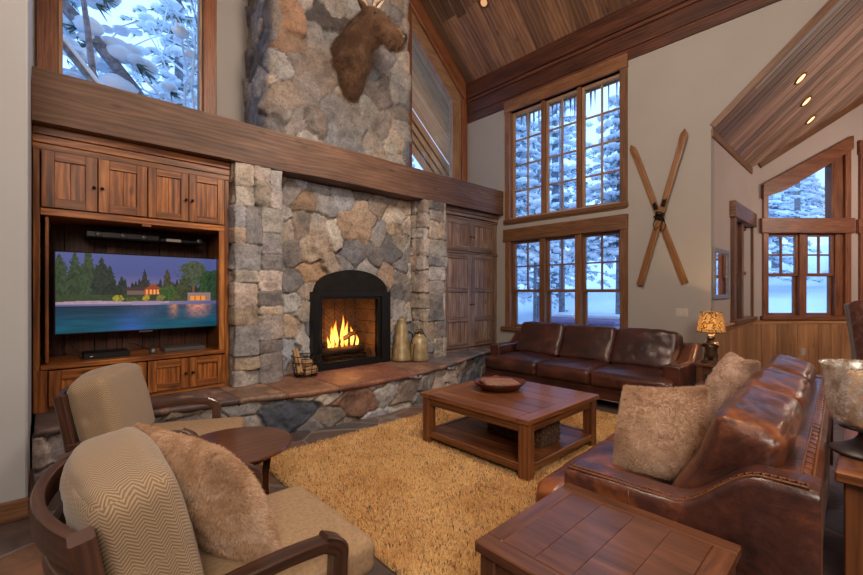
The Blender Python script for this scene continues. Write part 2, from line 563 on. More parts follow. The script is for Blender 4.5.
def stone_mat(name, rough=.8, bump=.4, fine=1.0):
    t = NT(name); co = t.coords()
    c = t.attr('col')
    n1 = t.noise(co, 7 * fine, 6, .65, .3); n2 = t.noise(co, 34 * fine, 5, .7); n3 = t.noise(co, 2.6 * fine, 5, .6, .8)
    c = t.mix(1., c, t.ramp(n1, [(.3, (.66, .64, .63)), (.55, (1, 1, 1)), (.75, (1.22, 1.2, 1.15))]), 'MULTIPLY')
    c = t.mix(1., c, t.ramp(n2, [(.32, (.55, .55, .55)), (.5, (1, 1, 1)), (.7, (1.2, 1.2, 1.2))]), 'MULTIPLY')
    c = t.mix(t.ramp(n3, [(.53, (0, 0, 0)), (.66, (.55, .55, .55))]), c, t.mix(1., c, (.42, .42, .44, 1), 'MULTIPLY'))
    t.base(c); t.set(Roughness=rough)
    h = t.math('ADD', t.math('MULTIPLY', n1, .7), t.math('MULTIPLY', n2, .4)); t.bump(h, bump, .03)
    return t.m


M['stone'] = stone_mat('field_stone')
M['slab'] = stone_mat('flagstone_slab', .55, .35, .8)

# flame: glows more at the foot, fades out at the tip
t = NT('gas_flame'); t.n.remove(t.b)
_g = t.N('ShaderNodeTexCoord'); _s = t.N('ShaderNodeSeparateXYZ'); t.L(_g.outputs['Generated'], _s.inputs[0])
_e = t.N('ShaderNodeEmission', Strength=3.5)
t.L(t.ramp(_s.outputs[2], [(0., (1, .30, .04)), (.3, (1, .50, .10)), (.7, (1, .36, .05)), (1., (1, .16, .01))]), _e.inputs['Color'])
_t = t.N('ShaderNodeBsdfTransparent'); _m = t.N('ShaderNodeMixShader')
t.L(t.ramp(_s.outputs[2], [(0., (.5, .5, .5)), (.25, (.95, .95, .95)), (.75, (.7, .7, .7)), (1., (.1, .1, .1))]), _m.inputs[0])
t.L(_t.outputs[0], _m.inputs[1]); t.L(_e.outputs[0], _m.inputs[2]); t.L(_m.outputs[0], t.out.inputs[0])
M['flame'] = t.m

# vertex-coloured
t = NT('painted_rug'); t.base(t.attr('col')); t.set(Roughness=.95, Sheen_Weight=.3); M['rug'] = t.m
t = NT('vertex_paint_matte'); t.base(t.attr('col')); t.set(Roughness=.6); M['vcol'] = t.m
t = NT('lit_screen'); t.set(Roughness=.25, Emission_Strength=.8); t.base((.01, .01, .01, 1)); t.L(t.attr('col'), t.b.inputs['Emission Color']); M['screen'] = t.m
M['snow'] = plain('snow', (.82, .88, .97, 1), .7, noise=.05, nscale=3, bump=.3, bscale=9)
M['needle'] = plain('conifer_needles', lin(92, 114, 104), .8, noise=.5, nscale=6)
M['needley'] = plain('sunlit_needles', lin(130, 132, 60), .8, noise=.5, nscale=6)  # yellow-green needles, sunshine painted into the colour
M['ext'] = wood('exterior_siding', lin(190, 136, 92), lin(222, 168, 118), lin(238, 192, 146), .7, .4, .3, .2)
M['ice'] = plain('ice', (.75, .86, 1, 1), .15, noise=.05)
M['trunk'] = plain('tree_bark', lin(136, 132, 138), .9, noise=.5, nscale=12, bump=.6, bscale=20)
# ================================================================== room shell
XW = 6.42          # inner face of the window wall
YF = 5.78          # inner face of the wall behind the fireplace
YA = 1.475          # face of the short wall with the mirror
CA, SA = cos(radians(46.9)), sin(radians(46.9))
CAM_H = 1.5


def ceil_z(x): return 5.66 + .86 * (XW - x)
def alc_z(y): return 3.63 + .93 * (YA - y)


def st(o): o['kind'] = 'structure'; return o


# ---- floor: slate
t = NT('slate_floor'); co = t.coords('Object')
nz = t.N('ShaderNodeTexNoise', Scale=1.3, Detail=2); t.L(co, nz.inputs['Vector'])
wv = t.N('ShaderNodeVectorMath', _operation='MULTIPLY_ADD'); t.L(nz.outputs['Color'], wv.inputs[0]); wv.inputs[1].default_value = (.25, .25, 0); t.L(co, wv.inputs[2])
v1 = t.N('ShaderNodeTexVoronoi', Scale=1.7, _distance='CHEBYCHEV'); t.L(wv.outputs[0], v1.inputs['Vector'])
v2 = t.N('ShaderNodeTexVoronoi', Scale=1.7, _feature='DISTANCE_TO_EDGE'); t.L(wv.outputs[0], v2.inputs['Vector'])
v1.distance = 'EUCLIDEAN'
hue = t.N('ShaderNodeSeparateColor'); t.L(v1.outputs['Color'], hue.inputs[0])
c = t.ramp(hue.outputs[0], [(0., lin(70, 62, 60)), (.3, lin(104, 84, 74)), (.5, lin(84, 80, 82)), (.7, lin(124, 88, 66)), (1., lin(96, 82, 78))])
n1 = t.noise(co, 5, 6, .65, .8)
c = t.mix(1., c, t.ramp(n1, [(.3, (.55, .55, .57)), (.55, (1, 1, 1)), (.75, (1.4, 1.25, 1.1))]), 'MULTIPLY')
g = t.ramp(v2.outputs['Distance'], [(.012, (1, 1, 1)), (.03, (0, 0, 0))])
c = t.mix(g, c, lin(120, 108, 96)); t.base(c); t.set(Roughness=.42)
t.bump(t.math('SUBTRACT', n1, t.math('MULTIPLY', g, .6)), .4, .02); M['floor'] = t.m

m = MB(); m.prism([(-3.4, -3.8), (12.1, -3.8), (12.05, -1.35), (9.2, 1.4), (6.56, 1.5), (6.56, 5.9), (-3.4, 5.9)], lambda u, v: (u, v, -.2), (0, 0, 1), .2)
st(m.build('floor', M['floor']))

# ---- fireplace wall (upper part shows above the mantel)
m = MB()
def wy(x0, x1, z0, z1): m.bx(x0, x1, YF, YF + .16, z0, z1, bev=0)
wy(-3.4, -.05, 0, 9); wy(-.05, 1.6, 0, 3.35); wy(-.05, 1.6, 6.6, 9); wy(1.6, 4.88, 0, 9); wy(4.88, 6.36, 0, 3.35)
wy(6.36, 6.6, 0, 5.8)
m.prism([(4.88, ceil_z(4.88) - .28), (6.36, ceil_z(6.36) - .28), (6.36, 7.4), (4.88, 9)], lambda u, v: (u, YF, v), (0, 1, 0), .16)
st(m.build('wall_back', M['wall']))

# ---- window wall
m = MB()
def wx(y0, y1, z0, z1): m.bx(XW, XW + .16, y0, y1, z0, z1, bev=0)
wx(4.72, YF + .16, 0, 5.8); wx(YA, 2.58, 0, 5.8); wx(2.58, 4.72, 0, .82); wx(2.58, 4.72, 2.44, 2.86); wx(2.58, 4.72, 4.86, 5.8)
m.prism([(YA, alc_z(YA)), (YA, 5.8), (-.91, 5.8)], lambda u, v: (XW, u, v), (1, 0, 0), .16)
st(m.build('wall_right', M['wall']))

# ---- pier at the left edge, and the walls out of the picture
m = MB(); m.bx(-3.4, -.075, 3.84, YF, 0, 9, bev=.012); st(m.build('wall_pier', M['pier']))
m = MB(); m.bx(-3.55, -3.4, -3.8, 6, 0, 6, bev=0); st(m.build('wall_left', M['wall']))
m = MB(); m.bx(-3.4, 12.2, -3.95, -3.8, 0, 9.4, bev=0); st(m.build('wall_front', M['wall']))
m = MB(); m.bx(-3.4, -.06, 3.822, 3.85, 0, .135, bev=.006); m.bx(-.08, -.052, 3.822, 4.42, 0, .135, bev=.006)
st(m.build('baseboard_left', M['trim']))

# ---- main ceiling: boards running up the slope
m = MB(); y = -3.8; R = random.Random(3)
while y < 5.93:
    w = R.choice([.22, .26, .3, .34])
    y1 = min(y + w, 5.95)
    yc = (y + y1) / 2
    for (xa, xb) in ((6.58, 3.1), (3.1, -3.5)):
        za = ceil_z(xa) if xa > 3.1 else ceil_z(3.1)
        zb = ceil_z(3.1) if xb == 3.1 else ceil_z(3.1) - .86 * (3.1 - xb)
        cut = R.uniform(.3, .7)
        A = V((xa, yc, za + .03)); B = V((xb, yc, zb + .03)); Cc = A.lerp(B, cut)
        m.bar(A, Cc, y1 - y - .006, .05, bev=.006, tone=R.random()); m.bar(Cc, B, y1 - y - .006, .05, bev=.006, tone=R.random())
    y = y1
m.bx(-3.5, 6.6, -3.8, 5.95, 9.3, 9.36, bev=0)
st(m.build('ceiling', M['ceil']))

# ---- stepped beam where the ceiling meets the window wall
m = MB()
m.bx(XW - .10, XW, -3.8, YF, 5.42, 5.74, .008); m.bx(XW - .07, XW, -3.8, YF, 5.36, 5.42, .006)
m.bx(XW - .045, XW, -3.8, YF, 5.12, 5.36, .006); m.bx(XW - .03, XW, -3.8, YF, 4.96, 5.12, .006)
st(m.build('trim_1', M['crown']))
# boards along the sloping ceiling edge over the trapezoid window, and its upright
m = MB()
m.bar((6.42, YF - .03, ceil_z(6.42) - .16), (2.9, YF - .03, ceil_z(2.9) - .16), .06, .26, bev=.006)
st(m.build('trim_2', M['trimred']))

# ---- alcove beyond: short wall with the mirror
m = MB()
def wm(x0, x1, z0, z1): m.bx(x0, x1, YA, YA + .15, z0, z1, bev=0)
wm(XW + .16, 7.62, 0, 3.8); wm(7.62, 9.0, 0, 1.04); wm(7.62, 9.0, 2.62, 3.8); wm(9.0, 9.3, 0, 3.8)
st(m.build('wall_side', M['wall2']))


def FP(r, d, z): return V((CA * (7.2 + d) + SA * r, SA * (7.2 + d) - CA * r, z))
MF = Matrix(((SA, CA, 0, CA * 7.2), (-CA, SA, 0, SA * 7.2), (0, 0, 1, 0), (0, 0, 0, 1)))   # local (r, depth, z)
m = MB(M=MF)
def wf(r0, r1, z0, z1): m.bx(r0, r1, 0, .16, z0, z1, bev=0)
wf(5.40, 5.80, 0, 7.5); wf(5.8, 7.2, 0, 1.06); wf(5.8, 7.2, 2.5, 2.74); wf(7.2, 7.5, 0, 7.5); wf(7.5, 8.3, 3.9, 7.5); wf(8.3, 9.6, 0, 7.5)
m.prism([(5.8, 3.2), (7.2, 4.08), (7.2, 7.5), (5.8, 7.5)], lambda u, v: (u, 0, v), (0, 1, 0), .16)
st(m.build('wall_far', M['wall2']))
m = MB(); m.bx(12.0, 12.15, -3.8, -1.3, 0, 9, bev=0); st(m.build('wall_end', M['wall2']))

m = MB(); x = XW; R = random.Random(8)
while x < 12.1:
    w = R.choice([.15, .18, .2, .23]); ys = min(YA + .12, 5.256 - .9356 * (x - 4.92) + .1); A = V((x + w / 2, ys, alc_z(ys) + .025)); B = V((x + w / 2, -3.8, alc_z(-3.8) + .025))
    c1 = A.lerp(B, R.uniform(.25, .7)); m.bar(A, c1, w - .007, .05, bev=.008, tone=R.random()); m.bar(c1, B, w - .007, .05, bev=.008, tone=R.random())
    x += w
st(m.build('ceiling_alcove', M['ceil2']))
m = MB()
m.bar((XW - .012, YA - .02, alc_z(YA - .02) + .01), (XW - .012, -1.0, alc_z(-1.0) + .01), .035, .085, bev=.004)
st(m.build('trim_3', M['trim']))
m = MB()
m.bar((XW, YA - .012, alc_z(YA) - .05), (9.1, YA - .012, alc_z(YA) - .05), .03, .1, bev=.004)
a = FP(5.68, -.015, 0); b = FP(8.6, -.015, 0); a.z = alc_z(a.y) - .06; b.z = alc_z(b.y) - .06
m.bar(a, b, .03, .1, bev=.004)
st(m.build('trim_4', M['trim']))

# ---- wainscot boards and cap
m = MB(); x = XW + .005
R = random.Random(5)
while x < 9.08:
    w = min(R.choice([.16, .2, .24]), 9.1 - x); m.bx(x, x + w - .006, YA - .02, YA, 0, .93, .003, R.random()); x += w
m.bx(XW, 9.12, YA - .035, YA, .93, 1.0, .005); m.bx(XW, 9.12, YA - .06, YA, 1.0, 1.03, .005)
st(m.build('wainscot_panel_trim', M['wains'])).name = 'trim_5'
m = MB(M=MF); r = 5.53
while r < 9.5:
    w = R.choice([.18, .22, .27]); m.bx(r, r + w - .006, -.02, 0, 0, .93, .003, R.random()); r += w
m.bx(5.535, 9.5, -.03, 0, .93, 1.0, .005)
st(m.build('trim_6', M['wains']))

# ================================================================== windows
def pane_grid(fr, gl, u0, u1, z0, z1, cols, rows, d=.07, sw=.05, mun=.028, zr=None):
    """one sash: stiles, rails, muntins; glass to gl"""
    fr.bx(u0, u0 + sw, d, d + .05, z0, z1, .004); fr.bx(u1 - sw, u1, d, d + .05, z0, z1, .004)
    fr.bx(u0 + sw, u1 - sw, d, d + .05, z0, z0 + sw, .004); fr.bx(u0 + sw, u1 - sw, d, d + .05, z1 - sw, z1, .004)
    a, b, lo, hi = u0 + sw, u1 - sw, z0 + sw, z1 - sw
    for i in range(1, cols):
        c = a + (b - a) * i / cols; fr.bx(c - mun / 2, c + mun / 2, d + .005, d + .04, lo, hi, .003)
    for j in range(1, rows):
        c = lo + (hi - lo) * j / rows; fr.bx(a, b, d + .007, d + .038, c - mun / 2, c + mun / 2, .003)
    gl.bx(a, b, d + .02, d + .026, lo, hi, bev=0)


MX = Matrix(((0, 1, 0, XW), (-1, 0, 0, 0), (0, 0, 1, 0), (0, 0, 0, 1)))      # local x = -Y, y = outwards
MY = Matrix(((1, 0, 0, 0), (0, 1, 0, YF), (0, 0, 1, 0), (0, 0, 0, 1)))
MA = Matrix(((1, 0, 0, 0), (0, 1, 0, YA), (0, 0, 1, 0), (0, 0, 0, 1)))


def win_root(n, loc):
    o = bpy.data.objects.new(n, None); COL.objects.link(o); o.location = loc; o['kind'] = 'structure'; return o


def fin(root, fr, sa, gl, fm='trim', sm='sash'):
    fr.build('window_frame', M[fm], root); sa.build('window_sash', M[sm], root); gl.build('window_pane', M['glass'], root)


# window_1: tall picture window left of the chimney
L0 = V((.78, YF, 3.35)); w = win_root('window_1', L0)
fr, sa, gl = (MB(L0, MY) for _ in range(3))
fr.bx(-.05, .115, -.035, .16, 3.30, 6.6, .006); fr.bx(1.47, 1.62, -.035, .16, 3.30, 6.6, .006); fr.bx(-.05, 1.62, -.04, .16, 3.28, 3.4, .006)
fr.bx(-.05, 1.62, -.035, .16, 6.45, 6.6, .006)
sa.bx(.115, .15, .02, .13, 3.4, 6.45, .004); sa.bx(1.435, 1.47, .02, .13, 3.4, 6.45, .004); sa.bx(.15, 1.435, .02, .13, 3.4, 3.45, .004)
gl.bx(.15, 1.435, .08, .086, 3.45, 6.45, bev=0)
fin(w, fr, sa, gl, 'trimred', 'graypaint' if 'graypaint' in M else 'sash')

# window_2: trapezoid right of the chimney
L0 = V((5.6, YF, 3.35)); w = win_root('window_2', L0)
fr, sa, gl = (MB(L0, MY) for _ in range(3))
def zc(x, d): return ceil_z(x) - d
fr.bx(4.80, 4.90, -.03, .16, 3.3, zc(4.88, .28), .005); fr.bx(6.26, 6.40, -.03, .16, 3.3, zc(6.36, .28), .005)
q = [(4.93, 6.30), (5.99, 5.32), (5.99, 3.45), (4.93, 3.45)]
P2 = lambda d: (lambda u, v: (u, d, v))
sa.prism([(4.90, 3.3), (4.95, 3.3), (4.95, 6.40), (4.90, 6.55)], P2(.03), (0, 1, 0), .1, ax=1)
sa.prism([(6.02, 3.3), (6.26, 3.3), (6.26, 5.54), (6.02, 5.36)], P2(.03), (0, 1, 0), .1, ax=1)
sa.prism([(4.90, 6.36), (6.12, 5.26), (6.26, 5.52), (4.90, 6.72)], P2(.028), (0, 1, 0), .1)
sa.prism([(4.90, 6.66), (6.2, 5.54), (6.27, 5.56), (4.90, 6.76)], P2(.0), (0, 1, 0), .04)
gl.prism([(4.94, 3.35), (6.04, 3.35), (6.04, 5.34), (4.94, 6.4)], P2(.08), (0, 1, 0), .006)
fin(w, fr, sa, gl, 'trimred', 'sash')

# window_3: upper window, three sashes of 2 x 4 panes
L0 = V((XW, 3.66, 2.8)); w = win_root('window_3', L0)
fr, sa, gl = (MB(L0, MX) for _ in range(3))
fr.bx(-4.80, -4.69, -.03, .16, 2.83, 4.87, .006); fr.bx(-2.65, -2.54, -.03, .16, 2.83, 4.87, .006)
fr.bx(-4.81, -2.53, -.045, .16, 4.86, 5.07, .008)
fr.bx(-4.82, -2.53, -.05, .16, 2.77, 2.84, .006); fr.bx(-4.8, -2.55, -.03, 0, 2.75, 2.8, .006)
u = [-4.70, -4.005, -3.335, -2.64]
for k in range(3):
    pane_grid(sa, gl, u[k] + (.02 if k else 0), u[k + 1] - (.02 if k < 2 else 0), 2.84, 4.86, 2, 4, .075, .055, .028)
for k in (1, 2): fr.bx(u[k] - .035, u[k] + .035, .02, .14, 2.84, 4.86, .005)
fin(w, fr, sa, gl)

# window_4: lower window behind the sofa, three double-hung units
L0 = V((XW, 3.66, .8)); w = win_root('window_4', L0)
fr, sa, gl = (MB(L0, MX) for _ in range(3))
fr.bx(-4.79, -4.68, -.03, .16, .78, 2.44, .006); fr.bx(-2.65, -2.535, -.03, .16, .78, 2.44, .006)
fr.bx(-4.83, -2.53, -.045, .16, 2.43, 2.66, .01); fr.bx(-4.87, -2.46, -.07, .16, .76, .83, .006)
u = [-4.68, -4.0, -3.33, -2.64]
for k in range(3):
    a, b = u[k] + (.04 if k else .01), u[k + 1] - (.04 if k < 2 else .01)
    pane_grid(sa, gl, a, b, 1.48, 2.43, 2, 2, .06, .05, .026); pane_grid(sa, gl, a, b, .83, 1.53, 1, 1, .10, .05)
for k in (1, 2): fr.bx(u[k] - .055, u[k] + .055, -.02, .15, .83, 2.43, .006)
fin(w, fr, sa, gl, 'trim', 'trim')

# window_5: far gable window (raked top light over two double-hung units)
L0 = FP(6.5, 0, 1.06); w = win_root('window_5', L0)
fr, sa, gl = (MB(L0, MF) for _ in range(3))
fr.bx(5.74, 5.83, -.03, .16, 1.0, 3.2, .006); fr.bx(7.16, 7.26, -.03, .16, 1.0, 4.05, .006)
fr.bx(5.69, 7.30, -.06, .16, 2.50, 2.76, .008); fr.bx(5.70, 7.28, -.06, .16, 1.0, 1.07, .006)
fr.prism([(5.72, 3.10), (6.1, 3.24), (6.75, 3.62), (7.27, 3.95), (7.27, 4.18), (5.72, 3.34)], lambda u, v: (u, -.06, v), (0, 1, 0), .2)
fr.bx(6.96, 7.16, .02, .15, 2.76, 3.85, .005); fr.bx(6.41, 6.53, .02, .15, 1.07, 2.5, .005); fr.bx(7.03, 7.16, .02, .15, 1.07, 2.5, .005)
for a, b in ((5.83, 6.41), (6.53, 7.03)):
    pane_grid(sa, gl, a, b, 1.76, 2.5, 2, 2, .05, .05, .03); pane_grid(sa, gl, a, b, 1.07, 1.8, 1, 1, .09, .045)
gl.prism([(5.86, 2.76), (6.98, 2.76), (6.98, 3.82), (6.2, 3.34), (5.83, 3.2)], lambda u, v: (u, .08, v), (0, 1, 0), .006)
fin(w, fr, sa, gl, 'trimred', 'trimred')

# window_6: window in the short wall, seen edge-on
L0 = V((8.3, YA, 1.0)); w = win_root('window_6', L0)
fr, sa, gl = (MB(L0, MA) for _ in range(3))
fr.bx(7.50, 7.64, -.05, .15, .98, 2.62, .006); fr.bx(8.96, 9.08, -.04, .15, 1.03, 2.62, .006); fr.bx(7.44, 9.12, -.075, .15, 2.60, 2.84, .008)
fr.bx(7.46, 9.1, -.085, .15, 1.0, 1.06, .006); fr.bx(8.24, 8.36, -.01, .14, 1.06, 2.6, .005)
for a, b in ((7.64, 8.24), (8.36, 8.96)):
    pane_grid(sa, gl, a, b, 1.78, 2.6, 1, 1, .05, .055); pane_grid(sa, gl, a, b, 1.06, 1.82, 1, 1, .08, .055)
fin(w, fr, sa, gl, 'trim', 'trimred')

# window_7: next tall window on the far wall, only its edge shows
L0 = FP(7.9, 0, .9); w = win_root('window_7', L0)
fr, sa, gl = (MB(L0, MF) for _ in range(3))
fr.bx(7.40, 7.54, -.05, .16, .96, 3.95, .006); fr.bx(8.26, 8.4, -.05, .16, .96, 3.95, .006); fr.bx(7.38, 8.42, -.06, .16, 3.86, 4.1, .006); fr.bx(7.38, 8.42, -.06, .16, .9, 1.0, .006)
fr.bx(7.36, 8.44, -.06, .16, 2.5, 2.74, .006)
pane_grid(sa, gl, 7.54, 8.26, 1.0, 2.5, 1, 1); pane_grid(sa, gl, 7.54, 8.26, 2.74, 3.86, 1, 1)
fin(w, fr, sa, gl, 'trimred', 'trimred')
m = MB(M=MF); m.bx(7.5, 8.3, 0, .16, 0, .92, bev=0)
st(m.build('wall_far_low', M['wall2']))
# ================================================================== stonework
PAL = [lin(156, 148, 140), lin(142, 136, 134), lin(164, 150, 136), lin(128, 124, 124), lin(154, 138, 122), lin(124, 116, 112),
       lin(148, 146, 148), lin(108, 104, 106), lin(162, 148, 140), lin(142, 126, 112)]
PALD = [lin(116, 110, 110), lin(136, 124, 118), lin(102, 102, 108), lin(146, 132, 122), lin(124, 112, 104), lin(150, 142, 136)]


def fill(W, H, seeds, r, seed=1, jit=.85, asp=1.0):
    """add random seeds until the rectangle is covered at spacing r"""
    R = random.Random(seed); out = list(seeds)
    for _ in range(6000):
        u, v = R.uniform(-.05, W + .05), R.uniform(-.05, H + .05); rr = r * R.uniform(.75, 1.25)
        if all(((u - s[0]) / asp) ** 2 + (v - s[1]) ** 2 > (rr * (s[2] if len(s) > 2 else 1) ** 1.2 * jit) ** 2 for s in out):
            out.append((u, v, 1))
    return out


def stones(name, path, W, H, seeds, parent, off, res=.022, depth=.07, joint=.05, warp=.05, p=2., pal=PAL, seed=1, cut=None,
           mat='stone', rough=.018, fixed=None, aspect=1.0, rects=None, gain=1.0):
    ni, nj = int(W / res) + 2, int(H / res) + 2
    u, v = np.meshgrid(np.linspace(0, W, ni), np.linspace(0, H, nj), indexing='ij')
    wu = u + warp * (fbm(u * 5, v * 5, seed) - .47) * 2 + warp * .4 * (vnoise(u * 22, v * 22, seed + 5) - .5)
    wv = v + warp * (fbm(u * 5, v * 5, seed + 40) - .47) * 2 + warp * .4 * (vnoise(u * 22, v * 22, seed + 9) - .5)
    S = np.array([(s[0], s[1], s[2] if len(s) > 2 else 1) for s in seeds])
    f1 = np.full(u.shape, 9.); f2 = np.full(u.shape, 9.); ident = np.zeros(u.shape, int)
    RA = np.random.default_rng(seed + 77)
    for k, (a, b, w) in enumerate(S):
        th = RA.uniform(0, pi) if p < 2.5 else RA.normal(0, .07); ra = RA.uniform(1., 1.32) if p < 2.5 else RA.uniform(.8, 1.35)
        du_, dv_ = (wu - a) / aspect, wv - b
        du_, dv_ = (du_ * cos(th) + dv_ * sin(th)) / ra, (-du_ * sin(th) + dv_ * cos(th)) * ra
        d = (np.abs(du_) ** p + np.abs(dv_) ** p) ** (1 / p) / w
        closer = d < f1
        f2 = np.where(closer, f1, np.minimum(f2, d)); ident = np.where(closer, k, ident); f1 = np.where(closer, d, f1)
    e = f2 - f1
    if rects:                                      # squared blocks instead of rounded field stones
        e = np.zeros(u.shape)
        for k, (a0, b0, a1, b1) in enumerate(rects):
            d = np.minimum(np.minimum(wu - a0, a1 - wu), np.minimum(wv - b0, b1 - wv))
            cr = .03 * vnoise(np.array([k * 1.7]), np.array([.5]), seed)[0]
            dc = (np.minimum(wu - a0, a1 - wu) + np.minimum(wv - b0, b1 - wv)) * .75 - cr     # knocked-off corners
            d = np.minimum(d, dc) * 2
            inn = d > 0; e = np.where(inn, d, e); near = (wu >= a0) & (wu <= a1) & (wv >= b0) & (wv <= b1); ident = np.where(near, k, ident)
    R = np.random.default_rng(seed)
    n = len(S)
    dep = R.uniform(.6, 1.25, n); gx = R.uniform(-.16, .16, n); gy = R.uniform(-.16, .16, n)
    prof = np.clip(e / joint, 0, 1) ** .5
    du, dv = u - S[ident, 0], v - S[ident, 1]
    rel = fbm(u * 9 + ident * 3.7, v * 9, seed + 3, 5) - .48
    facet = np.abs(fbm(u * 3.3 + ident * 1.3, v * 3.3, seed + 13, 3) - .45)
    h = prof * (depth * dep[ident] + gx[ident] * du + gy[ident] * dv + rel * rough * 2.4 - facet * rough * 1.6) + (1 - prof) * (vnoise(u * 60, v * 60, 3) * .006)
    pc = np.array([c[:3] for c in pal])
    ci = R.integers(0, len(pal), n); base = pc[ci] * R.uniform(.92, 1.38, (n, 1)) * gain
    if fixed:
        for k, c in fixed.items(): base[k] = c[:3]
    col = base[ident]
    blot = fbm(u * 3 + ident * 5.1, v * 3, seed + 21, 4)[..., None]
    col = col * (.78 + .5 * blot)
    warmth = (fbm(u * 1.9 + ident * 2.2, v * 1.9, seed + 31, 3)[..., None] - .45)
    col = col * (1 + warmth * np.array([.42, .08, -.3]))
    mc = np.array(lin(96, 86, 78)[:3])
    jm = sstep(.12, .75, prof)[..., None]
    col = mc * (1 - jm) + col * jm
    Pp, Nn = path(u, v)
    pos = Pp + Nn * h[..., None] - np.array(off)
    mask = None
    if cut is not None:
        cu, cv = (u[:-1, :-1] + u[1:, 1:]) / 2, (v[:-1, :-1] + v[1:, 1:]) / 2
        mask = ~cut(cu, cv)
    return np_obj(name, pos.reshape(-1, 3), gridfaces(ni, nj, mask), M[mat], parent, col.reshape(-1, 3))


def strip_path(pts, z0, taper=None):
    """path along a horizontal polyline; normals to the right of travel (outward), rounded at corners"""
    P = np.array(pts, float); d = np.diff(P, axis=0); L = np.hypot(d[:, 0], d[:, 1]); cum = np.concatenate([[0], np.cumsum(L)])

    def f(u, v):
        uu = np.clip(u, 0, cum[-1] - 1e-6)
        i = np.clip(np.searchsorted(cum, uu, side='right') - 1, 0, len(L) - 1)
        tt = (uu - cum[i]) / L[i]
        x = P[i, 0] + d[i, 0] * tt; y = P[i, 1] + d[i, 1] * tt
        nx = d[:, 1] / L; ny = -d[:, 0] / L
        a, b = nx[i].copy(), ny[i].copy()
        rr = .05
        for k in range(1, len(L)):
            w = np.clip(1 - np.abs(uu - cum[k]) / rr, 0, 1) * .5
            left = i == k - 1; right = i == k
            a = np.where(left, a * (1 - w) + nx[k] * w, np.where(right, a * (1 - w) + nx[k - 1] * w, a))
            b = np.where(left, b * (1 - w) + ny[k] * w, np.where(right, b * (1 - w) + ny[k - 1] * w, b))
        z = z0 + v
        if taper is not None: x, y = taper(x, y, z)
        return np.stack([x, y, z + 0 * x], -1), np.stack([a, b, 0 * a], -1)
    return f, cum[-1]


HZ = .43
FO = V((3.2, 4.6, 0))
fireplace = thing('stone_fireplace', 'massive gray and tan fieldstone fireplace with raised flagstone hearth and chimney', 'fireplace', FO)

# recessed fire wall
SUR = [(2.52, 2.67, 1), (3.35, 2.5, 1.75), (2.47, 2.38, 1), (2.77, 2.13, 1), (3.22, 2.05, 1.2), (3.95, 2.13, 1.2), (3.84, 1.74, 1.2), (2.6, 1.76, 1.2),
       (4.06, 2.68, 1.1), (2.8, 2.63, 1), (2.36, 1.98, 1), (2.39, 1.64, 1), (2.36, 1.33, 1), (2.93, 1.88, 1), (3.66, 2.02, .9), (3.49, 1.81, 1), (4.03, 2.47, .9),
       (3.1, 2.84, 1.1), (3.69, 2.78, 1), (4.1, 1.5, 1), (4.12, 1.2, 1), (4.08, .83, 1), (2.31, 2.74, 1), (2.33, 1.03, 1), (2.49, 1.25, 1), (2.49, .84, 1),
       (2.31, .76, 1), (3.1, 1.87, 1.1), (4.14, 1.87, .8), (2.74, 2.39, 1)]
pth, W = strip_path([(2.04, 5.2), (4.34, 5.2)], HZ)
sd = fill(W, 2.56, [(a - 2.04, b - HZ, w) for a, b, w in SUR], .3, 4)
def cut_open(u, v):
    x = u + 2.04; z = v + HZ
    top = np.where((x > 2.64) & (x < 3.82), 1.46 + .3 * np.sqrt(np.clip(1 - ((x - 3.23) / .60) ** 2, 0, 1)), 0)
    return z < top
stones('fire_wall', pth, W, 2.515, sd, fireplace, FO, .016, .075, .024, .05, 2.2, PAL, 5, cut_open, rough=.018,
       fixed={1: lin(160, 134, 112), 0: lin(128, 104, 84), 6: lin(150, 128, 112), 7: lin(170, 138, 108), 4: lin(112, 106, 106), 3: lin(160, 140, 124)})

# pillars
def split_rects(W, H, seed):
    R = random.Random(seed); out = []

    def cut(a0, b0, a1, b1, lv):
        w, h = a1 - a0, b1 - b0
        if (w < .40 and h < .46 and (w * h < .10 or R.random() < .3)) or w < .15 and h < .3 or lv > 12: out.append((a0, b0, a1, b1)); return
        if h > w * R.uniform(.6, 1.15) and h > .16:
            c = b0 + h * R.uniform(.34, .66); cut(a0, b0, a1, c, lv + 1); cut(a0, c, a1, b1, lv + 1)
        elif w > .16:
            c = a0 + w * R.uniform(.34, .66); cut(a0, b0, c, b1, lv + 1); cut(c, b0, a1, b1, lv + 1)
        else: out.append((a0, b0, a1, b1))
    cut(-.02, -.02, W + .02, H + .02, 0); return out


for nm, x0, x1, yf, sdv in (('left', 1.575, 2.09, 4.885, 11), ('right', 4.39, 4.86, 4.865, 23)):
    pth, W = strip_path([(x0, 5.36), (x0, yf), (x1, yf), (x1, 5.36)], HZ)
    rc = split_rects(W, 2.52, sdv); sd = [((a + c) / 2, (b + d) / 2, 1) for a, b, c, d in rc]
    stones('stone_pillar', pth, W, 2.515, sd, fireplace, FO, .011, .036, .02, .02, 9., PAL[:6] + PAL[8:], sdv, rough=.02, rects=rc)

